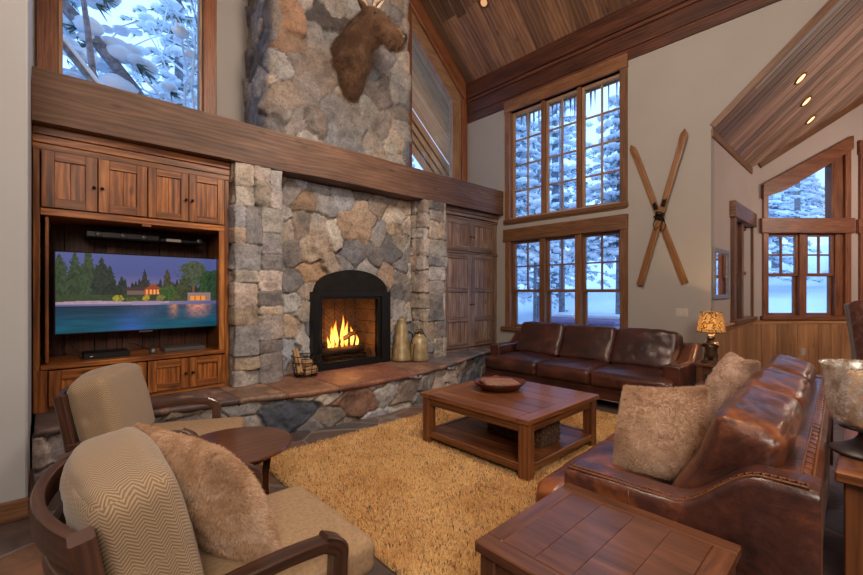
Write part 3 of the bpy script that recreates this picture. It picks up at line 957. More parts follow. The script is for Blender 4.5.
# chimney breast above the mantel
CH = [(2.11, 3.84, 1.2), (2.63, 4.4, 1.3), (3.01, 3.74, 1.7), (2.23, 4.91, 1.2), (2.21, 4.57, 1), (2.61, 4.78, 1), (2.72, 5.12, 1.3), (2.41, 4.1, 1), (3.58, 4.4, 1.2),
      (3.93, 5.32, 1.2), (3.16, 5.49, 1), (4.03, 3.96, 1), (3.7, 3.97, 1), (3.42, 4.66, 1), (3.08, 4.23, .8), (2.86, 4.88, 1), (2.29, 4.33, .8), (3.31, 5.2, 1),
      (4.0, 4.77, 1), (2.35, 3.6, .8), (2.77, 5.3, 1), (3.64, 4.88, 1)]
cx0, cx1, cy0 = 1.99, 4.2, 5.02
def ctaper(x, y, z):
    k = np.clip((z - 3.4) / 3.0, 0, 2)
    return np.where(x < 2.6, x + .13 * k * (2.6 - x) / (2.6 - cx0), x - .03 * k * np.clip((x - 3.6) / .6, 0, 1)), y
pth, W = strip_path([(cx0, YF - .02), (cx0, cy0), (cx1, cy0), (cx1, YF - .02)], 3.40, ctaper)
sd = fill(W, 5.1, [(a - cx0 + (YF - cy0), b - 3.38, w) for a, b, w in CH] + [(.35, .35, 1.2), (.3, 1.0, 1.1), (.4, 1.6, 1.2)], .36, 9)
stones('chimney_breast', pth, W, 4.0, sd, fireplace, FO, .021, .07, .028, .06, 2.2, PALD + PAL[:4], 17, rough=.03, gain=.8,
       fixed={0: lin(138, 126, 118), 1: lin(116, 104, 98), 2: lin(118, 112, 110), 3: lin(142, 106, 82), 6: lin(70, 62, 60), 8: lin(112, 98, 92), 4: lin(122, 98, 82)})

# hearth: stone riser following the bowed front edge
EDGE = [(-.06, 4.45), (.7, 4.43), (1.15, 4.40), (1.65, 4.29), (2.05, 4.17), (2.4, 4.13), (3.0, 4.10), (3.4, 4.13), (3.8, 4.19), (4.3, 4.30), (4.9, 4.48), (5.5, 4.68), (6.36, 4.92)]
pth, W = strip_path([(a, b + .03) for a, b in EDGE], 0)
sd = fill(W, HZ, [(1.98, .2, 1.35), (2.75, .2, 1.35), (3.5, .2, 1.2), (.5, .2, 1.2)], .22, 31, 1.0, 1.5)
stones('hearth_base', pth, W, .40, sd, fireplace, FO, .014, .05, .022, .04, 2.4, PAL + PALD, 33, rough=.022, aspect=1.45,
       fixed={0: lin(72, 76, 88), 1: lin(120, 88, 72), 2: lin(134, 114, 100)})


# hearth top: flagstone slabs with chipped edges
def edge_y(x):
    for (a, b), (c, d) in zip(EDGE, EDGE[1:]):
        if a <= x <= c: return b + (d - b) * (x - a) / (c - a)
    return EDGE[-1][1] if x > 0 else EDGE[0][1]


def slab(x0, x1, back, c, seed, skew=0.):
    nx = max(6, int((x1 - x0) / .03)); ny = 26
    u = np.linspace(0, 1, nx); v = np.linspace(0, 1, ny)
    fx = np.array([x0 + (x1 - x0) * a for a in u]); fy = np.array([edge_y(a) - .035 - .03 * (fbm(np.array([a * 7.]), np.array([0.3]), seed)[0] - .45) for a in fx])
    X = fx[:, None] + (skew * (1 - v))[None, :] * 0 + 0 * v[None, :]
    Y = fy[:, None] * (1 - v)[None, :] + back * v[None, :]
    Z = HZ + .010 * (fbm(X * 4, Y * 4, seed) - .5) + .004 * (fbm(X * 15, Y * 15, seed + 1) - .5) - .004 * seed / 60
    top = np.stack([X, Y, Z], -1)
    pts = [top.reshape(-1, 3)]
    # front lip: three rows curving under
    lip = []
    for k, (dy, dz) in enumerate(((-.012, -.014), (-.006, -.04), (.02, -.066), (.2, -.066))):
        a = top[:, 0].copy(); a[:, 1] += dy + .014 * (fbm(a[:, 0] * 18, a[:, 0] * 0 + k, seed + 3) - .5); a[:, 2] += dz; lip.append(a)
    full = np.concatenate([np.stack(lip[::-1], 1), top], 1)
    bk = full[:, -1:, :].copy(); bk[..., 2] -= .07; full = np.concatenate([full, bk], 1)
    lft = full[:1].copy(); lft[..., 2] = HZ - .07; lft[..., 2] = np.minimum(lft[..., 2], full[:1, :, 2]); rgt = full[-1:].copy(); rgt[..., 2] = np.minimum(HZ - .07, rgt[..., 2])
    full = np.concatenate([lft, full, rgt], 0)
    n1 = fbm(full[..., 0] * 3, full[..., 1] * 3, seed + 7)[..., None]
    veins = sstep(.60, .66, fbm(full[..., 0] * 5 + 3, full[..., 1] * 5, seed + 9))[..., None]
    col = np.array(c[:3]) * (.6 + .85 * n1); col = col * (1 - .6 * veins) + np.array(lin(186, 140, 110)[:3]) * .6 * veins
    ni, nj = full.shape[:2]
    np_obj('hearth_slab', (full - np.array(FO)).reshape(-1, 3), gridfaces(ni, nj), M['slab'], fireplace, col.reshape(-1, 3))


cuts = [-.055, .62, 1.42, 1.86, 2.42, 3.62, 4.28, 5.2, 6.36]
cc = [lin(96, 78, 74), lin(104, 82, 76), lin(126, 98, 80), lin(140, 98, 74), lin(132, 84, 66), lin(124, 90, 76), lin(112, 100, 98), lin(104, 100, 104)]
for k in range(len(cuts) - 1): slab(cuts[k] + .005, cuts[k + 1] - .005, 5.3 if 1 < k < 6 else 5.72, cc[k], 3 + k)

# ================================================================== mantel beam
m = MB((3.2, 5.3, 2.95))
beam = MB((3.2, 5.3, 2.95))
nx = 140
xs = np.linspace(-.07, XW, nx); ring = []
cs = [(4.85, 2.95), (4.85, 3.40), (5.76, 3.40), (5.76, 2.95)]
prof = []
for (a, b), (c_, d_) in zip(cs, cs[1:] + cs[:1]):
    k = 14 if abs(d_ - b) > .1 or True else 4
    for i in range(k): prof.append((a + (c_ - a) * i / k, b + (d_ - b) * i / k))
prof = np.array(prof); ctr = np.array([5.3, 3.175])
G = np.zeros((nx, len(prof), 3)); UV = np.zeros((nx, len(prof) + 1, 2))
for i, x in enumerate(xs):
    rel = prof - ctr
    front = prof[:, 0] < 4.86
    rough = (fbm(np.full(len(prof), x * 2.4), prof[:, 1] * 7 + prof[:, 0] * 3, 2) - .47) * .022
    y = prof[:, 0] - rough * np.sign(-rel[:, 0]); z = prof[:, 1] + (vnoise(np.full(len(prof), x * 1.5), prof[:, 0] * 2, 8) - .5) * .02
    cor = np.minimum(np.abs(np.abs(rel[:, 0]) - .455), 1) + np.minimum(np.abs(np.abs(rel[:, 1]) - .225), 1)
    G[i, :, 0] = x; G[i, :, 1] = y; G[i, :, 2] = z
per = np.cumsum(np.r_[0, np.hypot(*np.diff(np.r_[prof, prof[:1]], axis=0).T)])
uvs = [[(x, p) for p in per] for x in xs]
vs = G.reshape(-1, 3); nj = len(prof); fs = []; uv = []
for i in range(nx - 1):
    for j in range(nj):
        j2 = (j + 1) % nj
        fs.append([i * nj + j, i * nj + j2, (i + 1) * nj + j2, (i + 1) * nj + j]); uv.append([uvs[i][j], uvs[i][j + 1], uvs[i + 1][j + 1], uvs[i + 1][j]])
fs.append(list(range(nj))); uv.append([(p[0], p[1]) for p in prof]); fs.append([(nx - 1) * nj + j for j in range(nj)][::-1]); uv.append([(p[0], p[1]) for p in prof][::-1])
beam.add(vs, fs, uv, .45)
o = beam.build('mantel_timber', M['beam'], auto=40)
tag(o, 'long rough-sawn brown timber mantel beam spanning above the television and fireplace', 'mantel')
# ================================================================== built-in cabinets
def panel_door(x0, x1, z0, z1, y, parent, mat, knobs=(), rails=(), fw=.075, name='door', boards=True, knobmat='knob', seed=None):
    off = V((x0, y, z0)); R = random.Random(seed if seed is not None else int(x0 * 991 + z0 * 77))
    po = V(parent.location)
    m = MB(po)
    th = .024
    m.bx(x0, x0 + fw, y - th, y, z0, z1, .003, R.random() * .45); m.bx(x1 - fw, x1, y - th, y, z0, z1, .003, R.random() * .45)
    zs = [z0] + list(rails) + [z1]
    for k, z in enumerate(zs):
        a, b = (z, z + fw) if k == 0 else ((z - fw, z) if k == len(zs) - 1 else (z - fw / 2, z + fw / 2))
        m.bx(x0 + fw, x1 - fw, y - th, y, a, b, .003, R.random() * .45)
    n = max(2, int((x1 - x0 - 2 * fw) / .1)) if boards else 1
    w = (x1 - x0 - 2 * fw) / n
    for k in range(n): m.bx(x0 + fw + k * w + .0008, x0 + fw + (k + 1) * w - .0008, y - .008, y + .004, z0 + fw * .9, z1 - fw * .9, .002, .45 + R.random() * .55, ax=2)
    d = m.build(name, M[mat], parent)
    for (kx, kz) in knobs:
        k = MB(po); RR = Matrix.Rotation(pi / 2, 3, 'X')
        k.lathe([(0, .034), (.010, .033), (.015, .026), (.014, .02), (.006, .014), (.006, .004), (.011, .002), (.011, 0)], (kx, y - th, kz), 12, RR)
        ko = k.build('knob', M[knobmat], d, smooth=True); ko.location = (0, 0, 0)
    return d


CF = 5.0
CO = V((.74, 5.3, HZ))
cab = thing('television_cabinet', 'built-in knotty wood media cabinet around the television, left of the fireplace', 'cabinet', CO)
m = MB(CO)
m.bx(-.065, -.02, CF, 5.72, HZ, 2.95, .004); m.bx(1.49, 1.535, CF, 5.72, HZ, 2.95, .004)          # sides
m.bx(-.02, 1.49, CF - .004, 5.72, 2.17, 2.235, .005)                                              # rail under upper doors
m.bx(-.02, 1.49, CF - .012, 5.72, .80, .845, .006)                                               # shelf the boxes stand on
m.bx(-.02, 1.49, CF, 5.72, HZ, HZ + .05, .004); m.bx(-.02, 1.49, CF + .01, CF + .04, 2.72, 2.8, .004)
m.bx(-.065, .03, CF - .003, CF + .02, HZ, .8, .003); m.bx(1.43, 1.49, CF - .003, CF + .02, .845, 2.17, .003)
m.bx(.72, .80, 5.0, 5.03, 2.145, 2.172, .004)                                                    # catch under the rail
m.build('carcass', M['cab'], cab)
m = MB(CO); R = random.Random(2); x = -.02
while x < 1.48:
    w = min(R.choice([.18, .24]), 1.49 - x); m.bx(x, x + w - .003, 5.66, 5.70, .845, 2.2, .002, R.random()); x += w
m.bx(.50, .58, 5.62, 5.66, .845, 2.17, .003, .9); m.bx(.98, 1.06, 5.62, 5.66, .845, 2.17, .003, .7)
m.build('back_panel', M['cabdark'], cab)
m = MB(CO)
m.bx(-.07, 1.54, CF - .035, CF + .02, 2.87, 2.945, .006); m.bx(-.07, 1.54, CF - .018, CF + .02, 2.80, 2.87, .006); m.bx(-.07, 1.54, CF - .006, CF + .02, 2.745, 2.80, .004)
m.build('cornice', M['cab'], cab)
xs = [-.015, .375, .765, 1.13, 1.485]
for k in range(4):
    kx = xs[k + 1] - .03 if k % 2 == 0 else xs[k] + .03
    panel_door(xs[k] + .004, xs[k + 1] - .004, 2.24, 2.742, CF, cab, 'cab', [(kx, 2.46)], fw=.085 if k < 2 else .07)
panel_door(.035, .755, HZ + .045, .79, CF, cab, 'cab', [(.70, .64)], fw=.085)
panel_door(.768, 1.128, HZ + .045, .79, CF, cab, 'cab', [(1.098, .635)], fw=.075); panel_door(1.134, 1.485, HZ + .045, .79, CF, cab, 'cab', [(1.164, .635)], fw=.075)
m = MB(CO); m.bx(.012, .036, CF + .02, 5.58, .86, 2.16, .003, .7); pd = m.build('pocket_door', M['cab'], cab)
for z in (.98, 1.5, 2.05):
    m = MB(CO); m.bx(.036, .05, CF + .03, CF + .05, z, z + .05, .003); m.build('hinge', M['knob'], pd)

AO = V((5.6, 5.3, HZ))
arm_c = thing('tall_cabinet', 'tall weathered wood built-in cabinet right of the fireplace beside the window', 'cabinet', AO)
m = MB(AO)
m.bx(4.9, 4.96, CF, 5.72, HZ, 2.95, .004); m.bx(6.33, 6.415, CF, 5.72, HZ, 2.95, .004); m.bx(4.9, 6.4, CF + .01, 5.7, HZ, .5, .004)
m.bx(4.9, 6.4, CF + .02, 5.7, 2.15, 2.21, .004)
m.build('carcass', M['armoire'], arm_c)
m = MB(AO); m.bx(4.9, 6.418, CF - .05, CF + .02, 2.88, 2.945, .006); m.bx(4.9, 6.415, CF - .025, CF + .02, 2.82, 2.88, .005); m.bx(4.9, 6.41, CF - .03, CF + .02, 2.775, 2.80, .004)
m.bx(4.9, 6.41, CF - .03, CF + .02, 2.165, 2.20, .004)
m.build('cornice', M['armoire'], arm_c)
for x0, x1, kx in ((4.96, 5.645, 5.61), (5.65, 6.33, 5.69)):
    panel_door(x0, x1, 2.21, 2.77, CF, arm_c, 'armoire', [(kx, 2.47)], fw=.09)
    panel_door(x0, x1, .50, 2.16, CF, arm_c, 'armoire', [(kx, 1.26)], rails=(1.0, 1.52), fw=.09)

# ================================================================== television
def paint_tv(nu=340, nv=186):
    u, v = np.meshgrid(np.linspace(0, 1, nu), np.linspace(0, 1, nv), indexing='ij')
    c3 = lambda r, g, b: np.array(lin(r, g, b)[:3])
    img = np.zeros((nu, nv, 3))
    sky = c3(66, 76, 126) * (1 - v)[..., None] * 1.0 + c3(84, 92, 150) * v[..., None]
    glow = np.exp(-((u - .5) / .4) ** 2)[..., None] * np.clip((.75 - v) / .3, 0, 1)[..., None]
    img[:] = sky * (1 - .5 * glow) + c3(176, 150, 170) * .5 * glow
    R = np.random.default_rng(4)
    n = fbm(u * 60, v * 40, 4)

    def tree(x, y0, h, w, col, seed, pine=True):
        t_ = (v - y0) / h
        prof = np.clip(1 - t_, 0, 1) ** .8 if pine else np.sqrt(np.clip(t_ * (1 - t_) * 4, 0, 1))
        edge = w * prof * (.62 + .75 * vnoise(u * 70 + seed, v * 48, seed))
        k = (np.abs(u - x) < edge) & (t_ > 0) & (t_ < 1)
        sh = (.1 + 1.9 * fbm(u * 90 + seed, v * 44 + np.abs(u - x) * 90, seed + 2))[..., None]
        img[k] = (np.array(col) * sh)[k]
    for i in range(46):
        x = i / 45; tree(x, .40, R.uniform(.16, .30), .035, c3(40, 46, 44), i)
    tree(.50, .42, .40, .05, c3(54, 52, 46), 91); tree(.645, .42, .42, .055, c3(70, 62, 44), 92)
    for i, (x, h, w) in enumerate(((.02, .62, .1), (.10, .66, .08), (.17, .70, .09), (.245, .60, .09), (.29, .50, .07), (.36, .36, .05))):
        tree(x, .36, h, w, c3(52, 68, 46) if i < 3 else c3(38, 50, 42), 20 + i)
    # house
    roof = (np.abs(u - .48) < .10) & (v > .52) & (v < .58 - .15 * np.abs(u - .46)); img[roof] = c3(70, 52, 52)
    gab = (np.abs(u - .555) < (.625 - v) * .75) & (v > .55) & (v < .625); img[gab] = c3(150, 70, 40)
    wl = (u > .39) & (u < .60) & (v > .475) & (v < .525); img[wl] = c3(120, 92, 88); k = (u > .50) & (u < .595) & (v > .48) & (v < .545); img[k] = c3(206, 84, 40)
    k &= (np.sin(u * 260) > .2); img[k] = c3(255, 176, 96)
    lawn = (v > .38) & (v < .475); img[lawn] = (c3(56, 70, 44) * (.6 + .8 * n[..., None]))[lawn]
    for i, (x, w, h, c) in enumerate(((.66, .07, .22, (56, 84, 40)), (.72, .05, .14, (70, 80, 40)), (.34, .03, .09, (150, 140, 44)), (.51, .022, .10, (160, 130, 40)), (.60, .03, .09, (120, 110, 50)), (.42, .04, .06, (80, 86, 40)))):
        tree(x, .38, h, w, c3(*c), 60 + i, False)
    tr = (np.abs(u - .828) < .008) & (v > .45) & (v < .75); img[tr] = c3(110, 80, 60)
    tree(.83, .60, .36, .10, c3(70, 80, 60), 81, False); tree(.93, .42, .40, .07, c3(48, 76, 44), 82, False); tree(.985, .42, .42, .06, c3(40, 64, 44), 83, False); tree(.76, .40, .30, .05, c3(60, 66, 44), 84, False)
    # boathouse
    k = (u > .785) & (u < .955) & (v > .375) & (v < .50); img[k] = c3(150, 122, 122)
    k = (u > .80) & (u < .92) & (v > .385) & (v < .45); img[k] = c3(250, 150, 60); k = k & (np.abs((u * 25) % 1 - .5) > .42); img[k] = c3(110, 70, 50)
    # shore wall
    k = (v > .355) & (v < .385 + .012 * np.sin(u * 9)) & (u < .66); img[k] = (c3(178, 150, 170) * (.7 + .5 * n[..., None]))[k]
    k = (v > .33) & (v < .385) & (u > .42) & (u < .60); img[k] = c3(162, 136, 164)
    # water with reflections
    wt = v < .335
    depth = (.335 - v) / .335
    wcol = c3(24, 66, 96) * (1 - depth)[..., None] + c3(14, 84, 104) * depth[..., None]
    wcol = wcol * (.55 + .9 * fbm(u * 8, v * 46, 6)[..., None])
    wcol = wcol + (c3(60, 60, 170) * np.exp(-((u - .42) / .10) ** 2)[..., None] * .55 * depth[..., None])
    for x, w, c, s in ((.69, .03, (230, 140, 50), .55), (.84, .055, (250, 150, 90), .65), (.91, .05, (220, 130, 90), .4), (.5, .12, (120, 96, 130), .3)):
        wcol = wcol + c3(*c) * (np.exp(-((u - x) / w) ** 2) * s * np.clip(1 - depth * 1.5, 0, 1) * (.5 + vnoise(u * 60, v * 40, 3)))[..., None]
    dk = np.clip(1 - depth * 1.6, 0, 1) * sstep(.75, .3, u) * .6
    wcol = wcol * (1 - dk[..., None]) + c3(16, 30, 34) * dk[..., None]
    img[wt] = wcol[wt]
    return np.clip(img, 0, 1)


TO = V((.79, 5.36, 1.09))
tv = thing('television', 'large flat television showing a lakeside lodge at dusk, inside the cabinet', 'television', TO)
m = MB(TO); m.bx(.072, 1.508, 5.315, 5.36, 1.078, 1.886, .006); m.build('casing', M['plastic'], tv)
m = MB(TO); m.bx(.40, 1.2, 5.36, 5.44, 1.2, 1.7, .01); m.bx(.66, .92, 5.44, 5.655, 1.35, 1.6, .01); m.build('wall_bracket', M['black'], tv)
img = paint_tv(); nu, nv = img.shape[:2]
uu, vv = np.meshgrid(np.linspace(.085, 1.495, nu), np.linspace(1.092, 1.873, nv), indexing='ij')
np_obj('screen', (np.stack([uu, 0 * uu + 5.313, vv], -1) - np.array(TO)).reshape(-1, 3), gridfaces(nu, nv), M['screen'], tv, img.reshape(-1, 3), smooth=False)
m = MB(TO); m.bx(.74, .86, 5.312, 5.34, 1.062, 1.08, .004); m.build('logo_bar', M['graypl'], tv)

SO = V((.82, 5.3, 2.0))
sb = thing('sensor_bar', 'slim dark camera and sensor bar above the television', 'electronics', SO)
m = MB(SO); m.bx(.30, .92, 5.26, 5.36, 2.03, 2.10, .012); m.bx(.92, 1.36, 5.28, 5.34, 2.035, 2.075, .01); m.bx(.30, 1.36, 5.30, 5.655, 2.04, 2.05, .004); m.build('bar', M['plastic'], sb)
RR = Matrix.Rotation(pi / 2, 3, 'X')
for x in (.40, .60, .78, 1.30):
    m = MB(SO); m.lathe([(0, .012), (.018, .01), (.028, .004), (.03, 0), (.03, -.02)], (x, 5.262, 2.065), 16, RR); m.build('lens', M['graypl'], sb, smooth=True)
m = MB(SO); m.bx(.98, 1.12, 5.27, 5.282, 2.04, 2.07, .003); m.build('label_strip', M['white'], sb)
m = MB((.45, 5.25, .845)); m.bx(.28, .64, 5.14, 5.40, .846, .9, .006); o = m.build('cable_box', M['plastic']); tag(o, 'black set-top box on the cabinet shelf under the left half of the television', 'electronics')
m = MB((.45, 5.25, .845)); m.bx(.33, .35, 5.135, 5.14, .865, .875, .001); c = m.build('status_light', M['white'], o); c.location = (0, 0, 0)
m = MB((1.2, 5.25, .845)); m.bx(.94, 1.34, 5.16, 5.4, .846, .888, .006); o = m.build('disc_player', M['graypl']); tag(o, 'thin gray disc player on the cabinet shelf under the right half of the television', 'electronics')
m = MB((.84, 5.2, .845)); m.lathe([(0, .0), (.03, .0), (.036, .012), (.03, .04), (.014, .055), (0, .06)], (.84, 5.17, .846), 16); o = m.build('infrared_puck', M['graypl'], smooth=True); tag(o, 'small round gray puck on the shelf between the two players', 'electronics')
for k, pts in enumerate((((.18, 5.6, 1.2), (.2, 5.56, 1.0), (.3, 5.5, .87), (.4, 5.42, .87)), ((.12, 5.6, 1.15), (.13, 5.52, .95), (.22, 5.45, .86), (.36, 5.41, .88)), ((.74, 5.6, 1.2), (.66, 5.55, 1.02), (.74, 5.5, .92), (.84, 5.23, .87)))):
    m = MB(pts[-1]); P = [V(p) for p in pts]; Q = []
    for i in range(len(P) - 1):
        for s_ in range(6): Q.append(P[i].lerp(P[i + 1], s_ / 6) + V((.02 * sin(s_ / 6 * pi) * (-1) ** i, 0, -.015 * sin(s_ / 6 * pi))))
    Q.append(P[-1]); m.tube(Q, .005, 6); o = m.build('television_cable', M['plastic'], smooth=True)
    tag(o, ['black cable looping down behind the left end of the television to the set-top box', 'second black cable nearest the folded cabinet door behind the television', 'black cable dropping from the middle of the television to the round puck'][k], 'cable')

# ================================================================== fireplace insert
IO = V((3.23, 5.2, HZ))
ins = thing('fireplace_insert', 'black metal gas fireplace insert with arched hood set in the stone', 'fireplace insert', IO)
m = MB(IO)
m.bx(2.585, 2.69, 5.03, 5.16, HZ + .004, 1.49, .006); m.bx(3.70, 3.86, 5.03, 5.16, HZ + .004, 1.49, .006); m.bx(2.69, 3.70, 5.035, 5.16, 1.42, 1.49, .004); m.bx(2.69, 3.70, 5.035, 5.16, HZ + .004, .50, .004)
m.bx(2.69, 2.735, 5.06, 5.14, .5, 1.42, .004); m.bx(3.645, 3.70, 5.06, 5.14, .5, 1.42, .004); m.bx(2.735, 3.645, 5.06, 5.14, 1.385, 1.42, .004); m.bx(2.735, 3.645, 5.06, 5.14, .5, .525, .004)
m.build('frame', M['black'], ins)
m = MB(IO); arc = [(3.225 + .60 * cos(a), 1.485 + .315 * sin(a)) for a in np.linspace(0, pi, 25)]
m.prism(arc, lambda u, v: (u, 5.07, v), (0, 1, 0), .09); m.build('arched_hood', M['soot'], ins)
t = NT('fire_brick'); uv = t.N('ShaderNodeTexCoord').outputs['UV']; mp = t.N('ShaderNodeMapping'); mp.inputs['Rotation'].default_value = (0, 0, radians(45)); t.L(uv, mp.inputs[0])
sp = t.N('ShaderNodeSeparateXYZ'); t.L(uv, sp.inputs[0])
tri = t.math('PINGPONG', sp.outputs[0], .09); s_ = t.math('ADD', tri, sp.outputs[1]); w = t.math('FRACT', t.math('MULTIPLY', s_, 14.)); k = t.math('LESS_THAN', w, .14)
e = t.math('LESS_THAN', t.math('PINGPONG', sp.outputs[0], .09), .006)
k = t.math('MAXIMUM', k, e); nz = t.noise(uv, 9, 4)
t.base(t.mix(k, t.ramp(nz, [(.3, lin(84, 62, 46)), (.7, lin(124, 94, 70))]), lin(44, 34, 28))); t.set(Roughness=.9); M['brick'] = t.m
m = MB(IO)
m.bx(2.70, 3.68, 5.62, 5.66, .47, 1.45, 0); m.bx(2.70, 2.735, 5.10, 5.66, .47, 1.45, 0); m.bx(3.645, 3.68, 5.10, 5.66, .47, 1.45, 0)
m.build('brick_liner', M['brick'], ins)
m = MB(IO); m.bx(2.70, 3.68, 5.10, 5.66, .455, .5, 0); m.build('firebox_floor', M['soot'], ins)
m = MB(IO); m.bx(2.70, 3.68, 5.10, 5.66, 1.45, 1.48, 0); m.build('firebox_roof', M['soot'], ins)
m = MB(IO); m.bx(2.735, 3.645, 5.085, 5.09, .525, 1.385, 0); m.build('glass_front', M['fireglass'], ins)
m = MB(IO)
for y in (5.22, 5.42): m.tube([(2.86, y, .56), (3.54, y, .56)], .012, 8)
for x in (2.9, 3.1, 3.3, 3.5): m.tube([(x, 5.18, .58), (x, 5.48, .58)], .01, 8); m.tube([(x, 5.22, .5), (x, 5.22, .58)], .009, 6); m.tube([(x, 5.42, .5), (x, 5.42, .58)], .009, 6)
m.build('grate', M['soot'], ins)
M['char'] = plain('charred_log', lin(58, 40, 30), .9, noise=.6, nscale=14, bump=.8, bscale=30)
LG = [((2.84, 5.30, .635), (3.52, 5.27, .655), .05, 'thick charred log lying across the front of the fire grate'), ((2.9, 5.44, .64), (3.48, 5.46, .66), .055, 'charred log at the back of the fire grate'),
      ((3.10, 5.40, .72), (3.42, 5.30, .90), .036, 'charred log propped up to the right among the flames'), ((2.88, 5.33, .72), (3.12, 5.42, .78), .034, 'short charred log resting at the left of the flames')]
for a, b, r, lb in LG:
    A, B = V(a), V(b); n = 9; pts = []; rs = []
    for i in range(n):
        pts.append(A.lerp(B, i / (n - 1)) + V((0, random.uniform(-.006, .006), random.uniform(-.006, .006)))); rs.append(r * random.uniform(.88, 1.1))
    m = MB((A + B) / 2); m.tube(pts, rs, 12); o = m.build('fire_log', M['char'], smooth=True); tag(o, lb, 'log', 'logs in the fire')
fire = thing('fire', 'bright orange gas flames burning among the charred logs', 'fire', (3.2, 5.36, .66))
R = random.Random(3)
for (x, y, z, h, r) in ((2.98, 5.33, .66, .20, .036), (3.06, 5.36, .67, .33, .045), (3.13, 5.38, .68, .40, .05), (3.21, 5.35, .68, .28, .04), (3.29, 5.37, .69, .37, .05), (3.37, 5.35, .69, .30, .045), (3.45, 5.34, .66, .20, .036), (3.25, 5.42, .7, .46, .04), (3.10, 5.43, .7, .3, .04)):
    m = MB((3.2, 5.36, .66)); n = 14; pts = []; rs = []
    ph = R.uniform(0, 6)
    for i in range(n):
        q = i / (n - 1); pts.append((x + .035 * sin(q * 4.2 + ph) * q, y + .02 * cos(q * 3 + ph) * q, z + h * q)); rs.append(max(.0015, r * (sin(pi * min(1, q * .9 + .12)) ** .8) * (1 - q * .55)))
    m.tube(pts, rs, 10, flat=.7); m.build('flame', M['flame'], fire, smooth=True)

# ================================================================== things on the hearth
BO = V((2.42, 4.90, HZ + .008))
bk = thing('wire_log_basket', 'round dark wire basket holding firewood on the hearth left of the fire', 'basket', BO)
m = MB(BO); z0 = HZ + .01
def ringp(r, z, n=28): return [(BO.x + r * cos(2 * pi * k / n), BO.y + r * sin(2 * pi * k / n), z) for k in range(n + 1)]
for r, z in ((.14, z0 + .006), (.155, z0 + .09), (.165, z0 + .17), (.175, z0 + .25)): m.tube(ringp(r, z), .0055, 6)
for k in range(12):
    a = 2 * pi * k / 12; m.tube([(BO.x + r * cos(a), BO.y + r * sin(a), z) for r, z in ((.02, z0 + .006), (.14, z0 + .006), (.155, z0 + .09), (.175, z0 + .25))], .004, 6)
m.build('wire_cage', M['soot'], bk, smooth=True)
m = MB(BO); m.tube([(BO.x + .176, BO.y + .02, z0 + .25), (BO.x + .19, BO.y + .03, z0 + .31), (BO.x + .20, BO.y + .0, z0 + .36), (BO.x + .17, BO.y - .04, z0 + .38), (BO.x + .165, BO.y - .06, z0 + .32), (BO.x + .17, BO.y - .05, z0 + .25)], .007, 8); m.build('handle', M['soot'], bk, smooth=True)
def split(a, b, r, lb, sd):
    A, B = V(a), V(b); R = random.Random(sd); m = MB((A + B) / 2); d = (B - A).normalized(); p = d.orthogonal().normalized(); q = d.cross(p)
    sec = [(-1, -.5), (-.2, -.75), (.8, -.5), (.95, .1), (.1, .85), (-.7, .4)]
    rows = []
    for i in range(7):
        c = A.lerp(B, i / 6); rows.append([c + (p * (u + R.uniform(-.06, .06)) + q * (w + R.uniform(-.06, .06))) * r for u, w in sec])
    vs = [x for rr in rows for x in rr]; fs = []; uv = []
    for i in range(6):
        for k in range(6):
            k2 = (k + 1) % 6; fs.append([i * 6 + k, i * 6 + k2, (i + 1) * 6 + k2, (i + 1) * 6 + k]); uv.append([(i * .07, k * .06), (i * .07, k * .06 + .06), (i * .07 + .07, k * .06 + .06), (i * .07 + .07, k * .06)])
    fs += [list(range(6))[::-1], list(range(36, 42))]; uv += [[(a_ * .04, b_ * .04) for a_, b_ in sec][::-1], [(a_ * .04, b_ * .04) for a_, b_ in sec]]
    m.add(vs, fs, uv); o = m.build('split_log', M['log']); tag(o, lb, 'firewood', 'split logs in the wire basket')
split((2.30, 4.80, HZ + .06), (2.315, 4.98, HZ + .33), .05, 'pale split log leaning upright at the left of the wire basket', 1)
split((2.36, 4.83, HZ + .075), (2.53, 4.84, HZ + .09), .05, 'split log lying low across the front of the wire basket', 2)
split((2.36, 4.97, HZ + .07), (2.52, 4.98, HZ + .08), .05, 'split log lying at the back of the wire basket', 3)
split((2.37, 4.90, HZ + .165), (2.51, 4.93, HZ + .16), .042, 'short split log on top in the wire basket', 4)

M['enamel'] = plain('aged_cream_enamel', lin(160, 140, 104), .45, .35, noise=.35, nscale=9, bump=.15, bscale=20)
CN = V((4.02, 4.97, HZ + .008))
cn = thing('milk_can', 'tall conical cream metal can on the hearth against the stone pillar', 'can', CN)
m = MB(CN); m.lathe([(0, 0), (.152, 0), (.158, .02), (.150, .05), (.125, .25), (.095, .46), (.075, .56), (.074, .60), (.078, .61), (.072, .61), (.068, .58), (0, .57)], CN, 32); m.build('body', M['enamel'], cn, smooth=True)
m = MB(CN); m.lathe([(0, .655), (.02, .65), (.05, .635), (.07, .612), (.0, .60)], CN, 24); m.tube([CN + V((-.03, 0, .64)), CN + V((-.02, 0, .675)), CN + V((.02, 0, .675)), CN + V((.03, 0, .64))], .006, 8); m.build('lid', M['enamel'], cn, smooth=True)
m = MB(CN); m.tube([CN + V((.13, -.02, .20)), CN + V((.19, -.03, .24)), CN + V((.19, -.03, .40)), CN + V((.105, -.02, .44))], .009, 8); m.build('handle', M['soot'], cn, smooth=True)
JG = V((4.215, 4.78, HZ + .008))
jg = thing('stoneware_jug', 'squat cream lidded jug with iron bail on the hearth right of the tall can', 'jug', JG)
m = MB(JG); m.lathe([(0, 0), (.138, 0), (.145, .012), (.142, .05), (.14, .20), (.137, .28), (.115, .34), (.075, .375), (.06, .385), (.062, .41), (.05, .415), (0, .40)], JG, 32); m.build('body', M['enamel'], jg, smooth=True)
